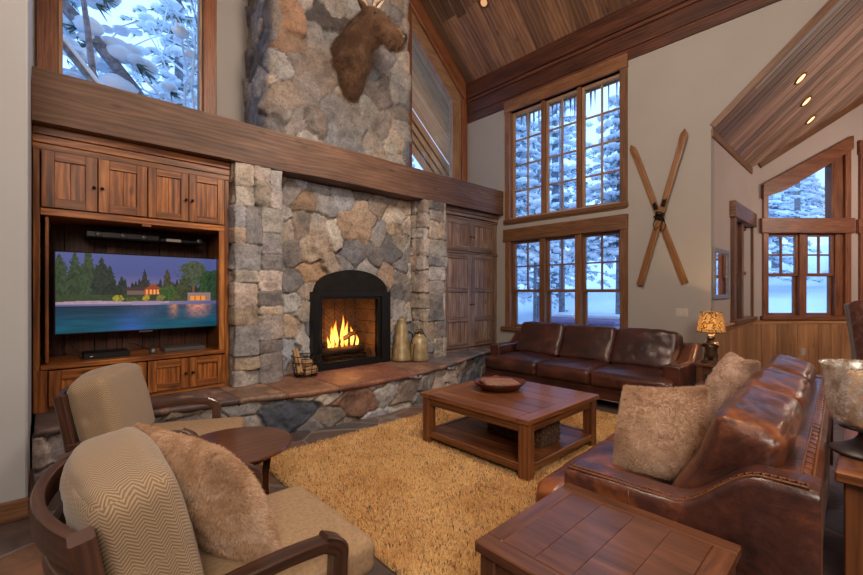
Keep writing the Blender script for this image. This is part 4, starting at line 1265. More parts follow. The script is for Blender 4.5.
m = MB(JG); m.lathe([(0, .45), (.02, .445), (.05, .425), (.068, .41), (0, .405)], JG, 24); m.build('lid', M['brass'], jg, smooth=True)
m = MB(JG)
m.tube([JG + V((-.14, 0, .26)), JG + V((-.155, 0, .32)), JG + V((-.10, 0, .40)), JG + V((-.05, 0, .47)), JG + V((.05, 0, .47)), JG + V((.10, 0, .40)), JG + V((.155, 0, .32)), JG + V((.14, 0, .26))], .006, 8)
m.tube([JG + V((-.146, -.02, .02)), JG + V((-.15, -.04, .14)), JG + V((-.14, -.05, .27))], .006, 8)
m.build('bail_handle', M['soot'], jg, smooth=True)

# ================================================================== mounted elk head
EO = V((3.03, 4.98, 4.6))
elk = thing('mounted_elk_head', 'brown taxidermy elk head and neck mounted on the stone chimney, looking right', 'taxidermy mount', EO)
rel = lambda p: V(p) - EO
neck = chain([rel((3.06, 5.02, 4.66)), rel((3.07, 4.84, 4.78)), rel((3.09, 4.66, 4.93)), rel((3.15, 4.53, 5.04))], [.25, .225, .19, .16], 5)
head = chain([rel((3.15, 4.53, 5.06)), rel((3.21, 4.44, 4.99)), rel((3.30, 4.32, 4.87)), rel((3.36, 4.24, 4.78))], [.165, .15, .118, .115], 4)
extra = [(rel((3.10, 4.93, 4.42)), (.17, .14, .24)), (rel((3.09, 4.88, 4.48)), (.17, .16, .24)), (rel((3.18, 4.50, 5.11)), (.12, .11, .08)), (rel((3.10, 4.75, 4.64)), (.16, .16, .24)), (rel((3.20, 4.55, 4.88)), (.10, .10, .12)), (rel((3.33, 4.27, 4.73)), (.09, .09, .06)), (rel((3.10, 4.97, 4.34)), (.15, .10, .20))]
eb = blob('body', [(p, r) for p, r in neck + head] + extra, M['elk'], elk, .022, 12)
vt = eb.data.vertices
for q in vt:
    k = (vnoise(np.array([q.co.x * 30 + q.co.y * 20]), np.array([q.co.z * 9]), 3)[0] - .5) * .03
    q.co += q.normal * k
eb.data.update()
add_fur(eb, 42000, .075, V((-.15, .35, -1.)), 3)
M['nose'] = plain('dark_nose', lin(40, 28, 22), .4); M['antler'] = plain('bone_antler', lin(196, 172, 146), .55, noise=.2, nscale=14)
def ell(name, c, r, mat, par, rot=None):
    m = MB(); me = bmesh.new(); bmesh.ops.create_uvsphere(me, u_segments=20, v_segments=12, radius=1, matrix=Matrix.Translation(c) @ (Euler(rot).to_matrix().to_4x4() if rot else Matrix.Identity(4)) @ Matrix.Diagonal((*r, 1)))
    d = bpy.data.meshes.new(name); me.to_mesh(d); me.free(); d.materials.append(M[mat]); d.shade_smooth(); o = bpy.data.objects.new(name, d); COL.objects.link(o); o.parent = par; return o
ell('nose', rel((3.40, 4.16, 4.775)), (.055, .05, .05), 'nose', elk)
fw = (V((3.36, 4.24, 4.78)) - V((3.15, 4.53, 5.05))).normalized(); sd = fw.cross(V((0, 0, 1))).normalized()
for s in (-1, 1):
    ell('eye', rel(V((3.205, 4.445, 5.05)) + sd * .135 * s), (.022, .022, .022), 'plastic', elk)
    c = V((3.11, 4.56, 5.13)); m = MB(EO); tip = c + sd * s * .26 + V((-.03, .03, .05))
    m.tube([c, c + sd * s * .08 + V((0, 0, .02)), c + sd * s * .17 + V((-.01, .01, .045)), tip], [.03, .055, .045, .006], 12, flat=.45); m.build('ear', M['elk'], elk, smooth=True)
    b = V((3.14, 4.55, 5.16)) + sd * s * .05
    m = MB(EO); ax_ = [b, b + sd * s * .10 + V((-.04, .05, .12)), b + sd * s * .28 + V((-.08, .08, .22)), b + sd * s * .42 + V((-.08, .04, .42)), b + sd * s * .46 + V((-.04, -.04, .68)), b + sd * s * .38 + V((0, -.1, .92))]
    m.tube(ax_, [.032, .028, .026, .024, .02, .006], 10)
    for k, (dv, L_) in enumerate(((V((.10, -.16, .06)), .2), (V((.12, -.16, .10)), .24), (V((.10, -.14, .16)), .26), (V((.06, -.1, .2)), .26))):
        a = ax_[k + 1 if k < 4 else 4]; e_ = a + dv.normalized() * L_; m.tube([a, a.lerp(e_, .5) + V((0, -.015, -.02)), e_ + V((0, 0, .05))], [.02, .016, .004], 8)
    m.build('antler', M['antler'], elk, smooth=True)
# ================================================================== soft shapes
def cube_grid(n, seg_edges=True):
    """points of a subdivided cube surface in [-1,1]^3, with shared vertices"""
    g = [sin(pi / 2 * (2 * k / n - 1)) for k in range(n + 1)]
    idx = {}; vs = []; fs = []; ax = []
    def vid(p):
        key = tuple(round(c, 6) for c in p)
        if key not in idx: idx[key] = len(vs); vs.append(p)
        return idx[key]
    for a in range(3):
        b, c = (a + 1) % 3, (a + 2) % 3
        for s in (-1, 1):
            for i in range(n):
                for j in range(n):
                    q = []
                    for (di, dj) in ((0, 0), (1, 0), (1, 1), (0, 1)):
                        p = [0, 0, 0]; p[a] = s; p[b] = g[i + di]; p[c] = g[j + dj]; q.append(vid(tuple(p)))
                    fs.append(q if s > 0 else q[::-1]); ax.append(a)
    return np.array(vs), fs, ax


_CG = {}
def softbox(size, r=.05, n=16, crown=(0, 0, 0), wr=0., wf=6., seed=0, deform=None, rough=None):
    """rounded, crowned, wrinkled cushion centred at the origin -> verts, faces, uvs"""
    if n not in _CG: _CG[n] = cube_grid(n)
    c, fs, ax = _CG[n]
    h = np.array(size) / 2.0; r = min(r, *(h * .98))
    P = c * h; inner = np.clip(P, -(h - r), h - r); d = P - inner
    ln = np.linalg.norm(d, axis=1, keepdims=True); N = d / np.maximum(ln, 1e-9)
    Q = inner + N * r
    t = c
    Q[:, 2] += np.sign(t[:, 2]) * crown[2] * (1 - t[:, 0] ** 2) * (1 - t[:, 1] ** 2) * (np.abs(t[:, 2]) ** .5)
    Q[:, 1] += np.sign(t[:, 1]) * crown[1] * (1 - t[:, 0] ** 2) * (1 - t[:, 2] ** 2) * (np.abs(t[:, 1]) ** .5)
    Q[:, 0] += np.sign(t[:, 0]) * crown[0] * (1 - t[:, 1] ** 2) * (1 - t[:, 2] ** 2) * (np.abs(t[:, 0]) ** .5)
    if wr:
        f = fbm(Q[:, 0] * wf + Q[:, 2] * wf * .7 + seed, Q[:, 1] * wf + Q[:, 2] * wf * .6 + seed * 1.7, seed) - .47
        rg = np.abs(fbm(Q[:, 0] * wf * .8 + 31 + seed, Q[:, 1] * wf * .8 + Q[:, 2] * wf * .8, seed + 4) - .47)
        Q += N * (f * 1.2 - sstep(.06, 0, rg) * .35)[:, None] * wr
    uvs = []
    for f, a in zip(fs, ax):
        b, c2 = ((1, 2), (0, 2), (0, 1))[a]
        uvs.append([(Q[k, b], Q[k, c2]) for k in f])
    if deform: Q = deform(Q)
    return Q, fs, uvs


def xf(loc=(0, 0, 0), rx=0, ry=0, rz=0):
    return Matrix.Translation(loc) @ Euler((rx, ry, rz)).to_matrix().to_4x4()


def soft(name, mat, parent, size, Mx, **kw):
    Q, fs, uvs = softbox(size, **kw); m = MB(M=Mx); m.add([tuple(q) for q in Q], fs, uvs, .5); return m.build(name, M[mat], parent, smooth=True)


def sweep_rect(m, pts, w, h, up=(0, 0, 1), ws=None, hs=None, tone=None):
    pts = [V(p) for p in pts]; n = len(pts); vs = []; fs = []; uvs = []; L = 0; ou = random.uniform(0, 20); Ls = []
    for i, p in enumerate(pts):
        d = (pts[min(i + 1, n - 1)] - pts[max(i - 1, 0)]).normalized(); sd = V(up).cross(d).normalized(); u2 = d.cross(sd)
        a = (ws[i] if ws else w) / 2; b = (hs[i] if hs else h) / 2; e = min(a, b) * .25
        if i: L += (p - pts[i - 1]).length
        Ls.append(L)
        for x, y in ((-a + e, -b), (a - e, -b), (a, -b + e), (a, b - e), (a - e, b), (-a + e, b), (-a, b - e), (-a, -b + e)): vs.append(p + sd * x + u2 * y)
    per = [0, w, w + .01, w + h, w + h + .01, 2 * w + h, 2 * w + h + .01, 2 * w + 2 * h, 2 * w + 2 * h + .01]
    for i in range(n - 1):
        for k in range(8):
            k2 = (k + 1) % 8; fs.append([i * 8 + k, i * 8 + k2, (i + 1) * 8 + k2, (i + 1) * 8 + k]); uvs.append([(Ls[i] + ou, per[k]), (Ls[i] + ou, per[k + 1]), (Ls[i + 1] + ou, per[k + 1]), (Ls[i + 1] + ou, per[k])])
    fs.append(list(range(8))[::-1]); uvs.append([(.01 * k, .01) for k in range(8)]); fs.append([(n - 1) * 8 + k for k in range(8)]); uvs.append([(.01 * k, .01) for k in range(8)])
    m.add(vs, fs, uvs, tone)


def bez(p, n=10):
    """smooth Catmull-Rom through the points"""
    p = [V(q) for q in p]; out = []
    for i in range(len(p) - 1):
        a, b, c, d = p[max(i - 1, 0)], p[i], p[i + 1], p[min(i + 2, len(p) - 1)]
        for k in range(n):
            t = k / n; out.append(.5 * ((2 * b) + (c - a) * t + (2 * a - 5 * b + 4 * c - d) * t * t + (3 * b - a - 3 * c + d) * t ** 3))
    out.append(p[-1]); return out



def fur_pillow(name, w, h, th, mat, label, Mx, group=None, nb=26000, L=.022, seed=0, sag=.02):
    n = 44; s = np.sin(np.linspace(-pi / 2, pi / 2, n + 1))
    x, y = np.meshgrid(s, s, indexing='ij')
    prof = np.clip((1 - np.abs(x) ** 2.2), 0, 1) ** .62 * np.clip((1 - np.abs(y) ** 2.2), 0, 1) ** .62
    pin = (1 - .03 * (1 - y ** 2) * np.abs(x) ** 2) * (1 - .05 * x ** 2 * y ** 2); pin2 = (1 - .03 * (1 - x ** 2) * np.abs(y) ** 2) * (1 - .05 * x ** 2 * y ** 2)
    lump = (fbm(x * 1.6 + seed, y * 1.6 - seed, seed, 3) - .45) * .30
    fold = -sstep(.05, 0, np.abs(fbm(x * 1.2 + seed * 3, y * 1.2, seed + 7, 3) - .46)) * .10
    V_ = []
    for sg in (1, -1):
        z = sg * th / 2 * prof * (1 + lump + fold * (sg > 0)) + sag * (1 - x ** 2) * 0
        V_.append(np.stack([x * w / 2 * pin, y * h / 2 * pin2 - sag * (1 - x ** 2) * (y > 0) * y, z], -1))
    f = gridfaces(n + 1, n + 1); N = (n + 1) ** 2
    vs = np.concatenate([V_[0].reshape(-1, 3), V_[1].reshape(-1, 3)]); fs = np.concatenate([f[:, ::-1], f + N])
    # blades
    R = np.random.default_rng(seed + 5)
    fi = R.integers(0, len(fs), nb); q = vs[fs[fi]]; a, b = R.random((nb, 1)), R.random((nb, 1))
    p = q[:, 0] * (1 - a) * (1 - b) + q[:, 1] * a * (1 - b) + q[:, 2] * a * b + q[:, 3] * (1 - a) * b
    nrm = np.cross(q[:, 1] - q[:, 0], q[:, 3] - q[:, 0]) + 1e-12; nrm /= np.linalg.norm(nrm, axis=1, keepdims=True)
    comb = np.stack([fbm(p[:, 0] * 7 + seed, p[:, 1] * 7, seed + 1) - .45, fbm(p[:, 0] * 7, p[:, 1] * 7 + 9, seed + 2) - .62, 0 * p[:, 0]], -1) * 3.2
    d = nrm * .75 + comb + R.normal(0, .30, (nb, 3)); d /= np.linalg.norm(d, axis=1, keepdims=True)
    sd = np.cross(d, R.normal(0, 1, (nb, 3))); sd /= np.linalg.norm(sd, axis=1, keepdims=True)
    ln = L * R.uniform(.5, 1.2, (nb, 1)); wd = .0016
    tri = np.stack([p - sd * wd, p + sd * wd, p + d * ln], 1).reshape(-1, 3)
    o = len(vs); tf = (np.arange(nb * 3).reshape(-1, 3) + o).tolist()
    ob = np_obj(name, np.concatenate([vs, tri]), fs.tolist() + tf, M[mat])
    ob.matrix_world = Mx; tag(ob, label, 'cushion', group); return ob


# ================================================================== sofas
def arm_top(y): return .62 + .19 * float(sstep(.46, .16, np.array(y)))


def make_sofa(label, mat, loc, rz, L=2.8, seed=0):
    root = thing('leather_sofa', label, 'sofa', loc, rz)
    D, aw = 1.0, .19
    m = MB()                                                      # base rail with raised band
    Q, fs, uv = softbox((L - .02, D + .06, .20), .015, 10); m.add([tuple(q + (L / 2, D / 2 + .06, .19)) for q in Q], fs, uv)
    m.bx(.02, L - .02, D + .08, D + .105, .235, .255, .006); m.bx(.02, L - .02, D + .08, D + .102, .10, .118, .006)
    m.build('base', M[mat], root, auto=40)
    for i, (x, y) in enumerate(((.08, .08), (L - .08, .08), (.08, D + .02), (L - .08, D + .02), (L / 2, D + .02))):
        m = MB(); m.bx(x - .045, x + .045, y - .045, y + .045, 0, .1, .006); m.build('foot', M['chairwood'], root)
    # arms
    for s in (0, 1):
        ys = np.concatenate([[.0, .004, .02], np.linspace(.06, .90, 26), [.925, .938, .942]])
        rings = []; sc = [.88, .96, 1] + [1] * 26 + [1, .96, .88]
        for y, k in zip(ys, sc):
            zt = arm_top(y); z0 = .12; a = aw / 2 * k; rr = .035; ring = []
            for (cx, cz, a0) in ((a - rr, z0 + rr, -pi / 2), (a - rr, zt - rr - (1 - k) * .1, 0), (-a + rr, zt - rr - (1 - k) * .1, pi / 2), (-a + rr, z0 + rr, pi)):
                for j in range(5):
                    t_ = a0 + j / 4 * pi / 2; ring.append((cx + rr * cos(t_), y, cz + rr * sin(t_)))
            for j in range(1): pass
            rings.append(ring)
        cx = aw / 2 if s == 0 else L - aw / 2
        G = np.array(rings); wob = (fbm(G[..., 1] * 7 + s * 9 + seed, G[..., 2] * 7 + G[..., 0] * 6, 3) - .46) * .014
        G[..., 0] += cx + np.sign(G[..., 0]) * wob; G[..., 2] += wob * .5
        m = MB(); m.grid(G, closed=True); n = len(ring); m.add([tuple(p) for p in G[0]], [list(range(n))]); m.add([tuple(p) for p in G[-1]], [list(range(n))[::-1]])
        a_ = m.build('arm', M[mat], root, auto=50)
        m = MB()                                                  # lacing along the outer top edge
        xo = cx + (-1 if s == 0 else 1) * (aw / 2 - .022)
        pts = [(xo, y, arm_top(y) + .001) for y in np.linspace(.03, .93, 40)]
        m.tube(pts, .0045, 6)
        m.tube([(xo + (.03 if s == 0 else -.03), p[1], p[2] + .0015) for p in pts], .0035, 6)
        for k in range(36):
            y = .03 + .9 * k / 36; z = arm_top(y) + .006; z2 = arm_top(y + .012) + .006
            m.tube([(xo - .002, y, z), (xo + (.03 if s == 0 else -.03), y + .012, z2)], .0025, 5)
        for z in np.linspace(.60, .16, 3): pass
        m.tube([(xo + (-.008 if s == 0 else .008), .012, z) for z in np.linspace(.78, .15, 12)], .005, 6)
        m.tube([(xo + (-.02 if s == 0 else .02), .63, z) for z in np.linspace(.612, .15, 12)], .004, 6)
        m.build('lacing', M['stitch'], a_, smooth=True)
    # back
    Q, fs, uv = softbox((L - .06, .17, .68), .05, 18, (0, .012, .01), .014, 5, seed)
    Q = Q * (1, 1, 1); Q[:, 1] += .10 - (Q[:, 2] / .68) * .03; Q += (L / 2, .0, .46); m = MB(); m.add([tuple(q) for q in Q], fs, uv); b_ = m.build('back', M[mat], root, smooth=True)
    m = MB(); m.tube([(x, .025, .800) for x in np.linspace(.08, L - .08, 30)], .006, 6); m.tube([(x, .06, .806) for x in np.linspace(.08, L - .08, 30)], .0045, 6)
    for k in range(34):
        x = .1 + (L - .2) * k / 34; m.tube([(x, .026, .802), (x + .012, .058, .807)], .0022, 5)
    m.build('lacing', M['stitch'], b_, smooth=True)
    # cushions
    n = 3; sw = (L - 2 * aw) / n
    for k in range(n):
        def df(q, k=k):
            q = q.copy(); f = sstep(.05, .3, q[:, 1])            # T-shaped end cushions wrap in front of the arms
            tw = sstep(.262, .30, q[:, 1]) * (aw - .02)
            if k == 0: q[:, 0] -= tw * np.clip(-q[:, 0] / (sw / 2), 0, 1) ** 3
            if k == n - 1: q[:, 0] += tw * np.clip(q[:, 0] / (sw / 2), 0, 1) ** 3
            q[:, 2] -= .02 * sstep(.25, .46, q[:, 1])
            return q
        soft('seat_cushion', mat, root, (sw - .008, .92, .20), xf((aw + sw * (k + .5), .70, .385)), r=.055, n=26, crown=(.0, .02, .03), wr=.016, wf=5, seed=seed + k, deform=df)
    for k in range(n):
        def db(q, k=k):
            q = q.copy(); hh = (q[:, 2] + .27) / .54
            q[:, 2] -= .014 * np.abs(q[:, 0] / (sw / 2)) ** 6 * sstep(.4, 1, hh)
            q[:, 1] = q[:, 1] * (1 - .08 * np.abs(q[:, 0] / (sw / 2)) ** 8) + .08 * sstep(.6, 0, hh)
            return q
        soft('back_cushion', mat, root, (sw + .004, .27, .55), xf((aw + sw * (k + .5), .285, .695), rx=radians(15), ry=radians((-.8, .5, .6)[k])), r=.06, n=28, crown=(.0, .03, .01), wr=.02, wf=5.5, seed=seed + 11 + k, deform=db)
        m = MB(); 
    return root


make_sofa('long dark brown three-seat leather sofa under the large window', 'leather', (6.325, 1.54, 0), pi / 2, 2.80, 1)
make_sofa('chestnut leather sofa with laced trim, near right, its side and back toward us', 'leather_lit', (1.935, .125, 0), radians(2.2), 2.78, 21)

def axes(C, U, Vv):
    U = V(U).normalized(); Vv = V(Vv); Vv = (Vv - U * Vv.dot(U)).normalized(); N = U.cross(Vv)
    m4 = Matrix((U, Vv, N)).transposed().to_4x4(); m4.translation = V(C); return m4


# ================================================================== cushions
fur_pillow('fur_cushion', .48, .52, .20, 'fur', 'large square tan fur cushion standing at the near end of the chestnut sofa',
           axes((2.50, .82, .735), (-.109, -.98, .163), (.5, 0, .85)), 'fur cushions on the chestnut sofa', 60000, .017, 3)
fur_pillow('fur_cushion', .46, .54, .24, 'fur2', 'gray-brown fur cushion behind the tan one, leaning on the chestnut sofa back',
           axes((3.50, .70, .80), (-.86, -.5, .0), (.30, -.22, .92)), 'fur cushions on the chestnut sofa', 46000, .017, 8)
fur_pillow('fur_cushion', .63, .60, .24, 'furchair', 'plump rust-flecked fur cushion leaning on the near herringbone armchair', axes((.47, 1.78, .70), (.25, -.95, 0.0), (-.45, 0, .89)), None, 80000, .016, 15)

# ================================================================== armchairs
def make_armchair(label, loc, rz, bw):
    root = thing('armchair', label, 'armchair', loc, rz, 'herringbone armchairs by the hearth')
    W_ = 'chairwood'
    for s in (-1, 1):
        m = MB(); sweep_rect(m, bez([(-.40, s * (bw - .07), 0), (-.34, s * (bw - .035), .30), (-.335, s * (bw - .018), .55), (-.385, s * bw, .875)], 6), .07, .055, up=(1, 0, 0)); m.build('back_post', M[W_], root)
        m = MB()
        ap = bez([(-.335, s * bw, .57), (-.12, s * .395, .60), (.12, s * .41, .615), (.27, s * .41, .605)], 6) 
        sweep_rect(m, ap, .065, .04, up=(0, 0, 1)); a = m.build('arm', M[W_], root)
        m = MB(); sweep_rect(m, bez([(.262, s * .41, .615), (.325, s * .41, .575), (.33, s * .405, .50), (.335, s * .39, .25), (.355, s * .37, 0)], 6), .06, .06, up=(1, 0, 0), hs=None); m.build('front_leg', M[W_], root)
        m = MB(); m.bar((-.34, s * (bw - .03), .30), (.33, s * .37, .30), .03, .09); m.build('side_rail', M[W_], root)
    for z, bl, h in ((.83, .085, .085), (.70, .08, .055), (.58, .075, .055), (.44, .07, .055)):
        xb = -.335 - .05 * sstep(.5, .875, np.array(z))
        m = MB(); pts = [(xb - bl * (1 - (y / bw) ** 2), y, z) for y in np.linspace(-bw + .01, bw - .01, 19)]
        sweep_rect(m, pts, .032, h, up=(0, 0, 1)); m.build('back_slat', M[W_], root)
    m = MB(); m.bar((.34, -.38, .30), (.34, .38, .30), .03, .09); m.build('front_rail', M[W_], root)
    soft('seat_cushion', 'tweed', root, (.86, .70, .15), xf((.12, 0, .415)), r=.045, n=16, crown=(.01, .0, .018), wr=.008, wf=5, seed=3)
    def bd(q):
        q = q.copy(); k = np.clip(q[:, 2] / .27, -1, 1)
        q[:, 0] -= .05 * (1 - (q[:, 1] / .35) ** 2) * (q[:, 0] < 0); q[:, 2] -= .03 * np.abs(q[:, 1] / .35) ** 3 * (k > 0)
        return q
    b = soft('back_cushion', 'herring', root, (.20, .67, .52), xf((-.215, 0, .715), ry=radians(-13)), r=.055, n=24, crown=(.03, .0, .02), wr=.016, wf=4.2, seed=9, deform=bd)
    m = MB(M=xf((-.27, 0, .725), ry=radians(-14)))
    for xx in (-.062, .066):
        ring = [(xx - (.05 * (1 - (y / .35) ** 2) if xx < 0 else 0), y, z) for y, z in [(.345 * sg[0], .26 * sg[1]) for sg in ()]]
    return root


make_armchair('herringbone armchair with dark curved wood back, nearest us with a fur cushion', (.455, 1.745, 0), radians(0), .365)
make_armchair('herringbone armchair with dark wood arms in front of the media cabinet', (.562, 3.437, 0), radians(-25), .325)

# ================================================================== tables
RT = V((.845, 2.63, 0))
rt = thing('round_side_table', 'round dark-stained wood side table between the two armchairs', 'table', RT)
m = MB(); prof = [(0, .552), (.29, .552), (.315, .558), (.325, .568), (.325, .574), (.318, .582), (.0, .583)]
m.lathe(prof, (0, 0, 0), 56)
m.uv = [[(m.v[k][0], m.v[k][1]) for k in f] for f in m.f]; m.build('tabletop', M['rtable'], rt, auto=35)
m = MB(); m.lathe([(.20, .50), (.215, .505), (.215, .552), (.2, .552)], (0, 0, 0), 40); m.build('apron', M['rtable'], rt, auto=35)
for k in range(4):
    a = pi / 4 + k * pi / 2 + .3; c_, s_ = cos(a), sin(a)
    m = MB(); sweep_rect(m, bez([(c_ * .19, s_ * .19, .55), (c_ * .17, s_ * .17, .30), (c_ * .22, s_ * .22, 0)], 8), .04, .04, up=(c_, s_, 0), ws=[.045 - .012 * i / 16 for i in range(17)], hs=[.045 - .012 * i / 16 for i in range(17)]); m.build('leg', M['rtable'], rt)
m = MB(); m.bar((-.17, 0, .2), (.17, 0, .2), .03, .03); m.bar((0, -.17, .2), (0, .17, .2), .03, .03); m.build('stretcher', M['rtable'], rt)

CT = V((3.345, 2.47, 0))
ct = thing('coffee_table', 'large rectangular rustic plank coffee table with lower shelf on the rug', 'table', CT)
x0, x1, y0, y1 = -.635, .56, -.66, .595
R = random.Random(6)
m = MB(); z0, z1 = .462, .505
m.bx(x0, x1, y0, y0 + .12, z0, z1, .006, R.random()); m.bx(x0, x1, y1 - .12, y1, z0, z1, .006, R.random())
n = 6; w = (x1 - x0) / n
for k in range(n): m.bx(x0 + k * w + .001, x0 + (k + 1) * w - .001, y0 + .121, y1 - .121, z0, z1 - .001, .004, R.random())
m.build('tabletop', M['table'], ct)
m = MB(); a = .05
for (p, q) in (((x0 + a, y0 + a, .425), (x1 - a, y0 + a, .425)), ((x0 + a, y1 - a, .425), (x1 - a, y1 - a, .425)), ((x0 + a, y0 + a, .425), (x0 + a, y1 - a, .425)), ((x1 - a, y0 + a, .425), (x1 - a, y1 - a, .425))): m.bar(p, q, .03, .075)
m.build('apron', M['table'], ct)
for sx in (x0 + .066, x1 - .066):
    for sy in (y0 + .066, y1 - .066):
        m = MB(); m.bx(sx - .047, sx + .047, sy - .047, sy + .047, 0.012, .463, .006); m.build('leg', M['table'], ct)
m = MB()
for k in range(5):
    ww = (x1 - x0 - .14) / 5; m.bx(x0 + .07 + k * ww + .001, x0 + .07 + (k + 1) * ww - .001, y0 + .07, y1 - .07, .115, .135, .003, R.random())
for (p, q) in (((x0 + a, y0 + .09, .11), (x0 + a, y1 - .09, .11)), ((x1 - a, y0 + .09, .11), (x1 - a, y1 - .09, .11)), ((x0 + .09, y0 + a, .11), (x1 - .09, y0 + a, .11)), ((x0 + .09, y1 - a, .11), (x1 - .09, y1 - a, .11))): m.bar(p, q, .05, .06)
m.build('lower_shelf', M['table'], ct)

# bowl on the coffee table
BW = V((3.38, 2.60, .506))
M['bowl'] = wood('dark_red_bowl_wood', lin(50, 20, 14), lin(96, 44, 30), lin(128, 66, 44), .4, 1.2, .2, .1, .15)
m = MB(BW); m.lathe([(0, 0), (.17, 0), (.19, .008), (.235, .045), (.262, .075), (.268, .084), (.258, .084), (.225, .05), (.17, .02), (0, .018)], BW, 44, Matrix.Rotation(radians(-35), 3, 'Z'), sx=1.0, sy=.84)
o = m.build('wooden_dough_bowl', M['bowl'], smooth=True); tag(o, 'oval dark reddish wooden bowl in the middle of the coffee table', 'bowl')
t = NT('carved_pattern'); co = t.coords(); br = t.N('ShaderNodeTexBrick', Scale=22, _offset=.5); t.L(co, br.inputs['Vector']); br.inputs['Color1'].default_value = lin(196, 160, 138); br.inputs['Color2'].default_value = lin(158, 108, 84); br.inputs['Mortar'].default_value = lin(84, 48, 38); br.inputs['Mortar Size'].default_value = .04
t.base(t.mix(t.noise(co, 40, 3), br.outputs['Color'], lin(120, 80, 64))); t.set(Roughness=.7); M['carved'] = t.m
Q, fs, uv = softbox((.36, .27, .05), .02, 12, (0, 0, .012), .008, 14, 4); m = MB(BW + V((0, 0, .05)), M=xf(BW + V((0, 0, .062)), rz=radians(-35), ry=radians(2))); m.add([tuple(q) for q in Q], fs, uv)
o = m.build('patterned_cloth', M['carved'], smooth=True); tag(o, 'pale folded cloth with brown block pattern lying in the wooden bowl', 'cloth')


# woven basket builder
def weave_basket(name, label, cx, cy, z0, sx, sy, h, lid=True, mat='wick'):
    root = thing(name, label, 'basket', (cx, cy, z0))
    def wall(p0, p1, z_a, z_b, m, nrm):
        p0, p1 = V(p0), V(p1); L_ = (p1 - p0).length; nc = max(5, int(L_ / .028)); nr = max(2, int((z_b - z_a) / .022))
        for r in range(nr):
            for c in range(nc):
                ph = (r + c) % 2; a = p0.lerp(p1, (c + .5) / nc); w = L_ / nc; hh = (z_b - z_a) / nr
                d = (p1 - p0).normalized(); ctr = a + V((0, 0, z_a + hh * (r + .5))) + V(nrm) * (.003 if ph else -.001)
                Rm = Matrix((d, V(nrm), V((0, 0, 1)))).transposed()
                m.box(ctr, (w * (1.02 if ph else .6), .012, hh * (.8 if ph else 1.05)), Rm, .004, random.random(), ax=0 if ph else 2)
    a, b = sx / 2, sy / 2; hb = h * .72 if lid else h
    m = MB(); m.bx(-a + .012, a - .012, -b + .012, b - .012, 0.0, hb - .02, .004)
    for p, q, n_ in (((-a, -b, 0), (a, -b, 0), (0, -1, 0)), ((a, -b, 0), (a, b, 0), (1, 0, 0)), ((a, b, 0), (-a, b, 0), (0, 1, 0)), ((-a, b, 0), (-a, -b, 0), (-1, 0, 0))): wall(p, q, 0.004, hb, m, n_)
    m.build('body', M[mat], root)
    if lid:
        m = MB(); e = .012; m.bx(-a, a, -b, b, hb + .004, h - .012, .01)
        for p, q, n_ in (((-a - e, -b - e, 0), (a + e, -b - e, 0), (0, -1, 0)), ((a + e, -b - e, 0), (a + e, b + e, 0), (1, 0, 0)), ((a + e, b + e, 0), (-a - e, b + e, 0), (0, 1, 0)), ((-a - e, b + e, 0), (-a - e, -b - e, 0), (-1, 0, 0))): wall(p, q, hb + .002, h, m, n_)
        m.build('lid', M[mat], root)
    return root


M['wick'] = wood('dark_wicker', lin(44, 28, 18), lin(92, 62, 42), lin(128, 94, 68), .6, 2, 0, .4, .2)
weave_basket('wicker_basket', 'dark wicker chest with lid on the lower shelf of the coffee table', 3.30, 2.27, .137, .30, .60, .27)

ET = V((1.555, .64, 0))
et = thing('end_table', 'square rustic wood end table in the near foreground beside the chestnut sofa arm', 'table', ET)
x0, x1, y0, y1 = -.355, .352, -.30, .405
m = MB(); R = random.Random(12); z0, z1 = .508, .55; e = .075
m.bx(x0, x0 + e, y0, y1, z0, z1, .005, R.random()); m.bx(x1 - e, x1, y0, y1, z0, z1, .005, .6)
m.bx(x0 + e, x1 - e, y1 - e, y1, z0, z1, .005, R.random()); m.bx(x0 + e, x1 - e, y0, y0 + e, z0, z1, .005, R.random())
n = 4; w = (y1 - y0 - 2 * e) / n
for k in range(n): m.bx(x0 + e + .0005, x1 - e - .0005, y0 + e + k * w + .0004, y0 + e + (k + 1) * w - .0004, z0, z1 - .001, .0015, .75 - .18 * k, ax=1)
m.build('tabletop', M['etable'], et)
for sx in (x0 + .05, x1 - .05):
    for sy in (y0 + .05, y1 - .05):
        m = MB(); m.bx(sx - .035, sx + .035, sy - .035, sy + .035, 0, .51, .005); m.build('leg', M['etable'], et)
m = MB()
for (p, q) in (((x0 + .04, y0 + .05, .475), (x0 + .04, y1 - .05, .475)), ((x1 - .04, y0 + .05, .475), (x1 - .04, y1 - .05, .475)), ((x0 + .05, y0 + .04, .475), (x1 - .05, y0 + .04, .475)), ((x0 + .05, y1 - .04, .475), (x1 - .05, y1 - .04, .475))): m.bar(p, q, .022, .065)
m.build('apron', M['etable'], et)
m = MB(); m.bx(x0 + .03, x1 - .03, y0 + .03, y1 - .03, .12, .145, .004); m.build('lower_shelf', M['etable'], et)
weave_basket('storage_basket', 'dark woven basket on the lower shelf of the foreground end table', 1.54, .70, .146, .46, .46, .25, False)

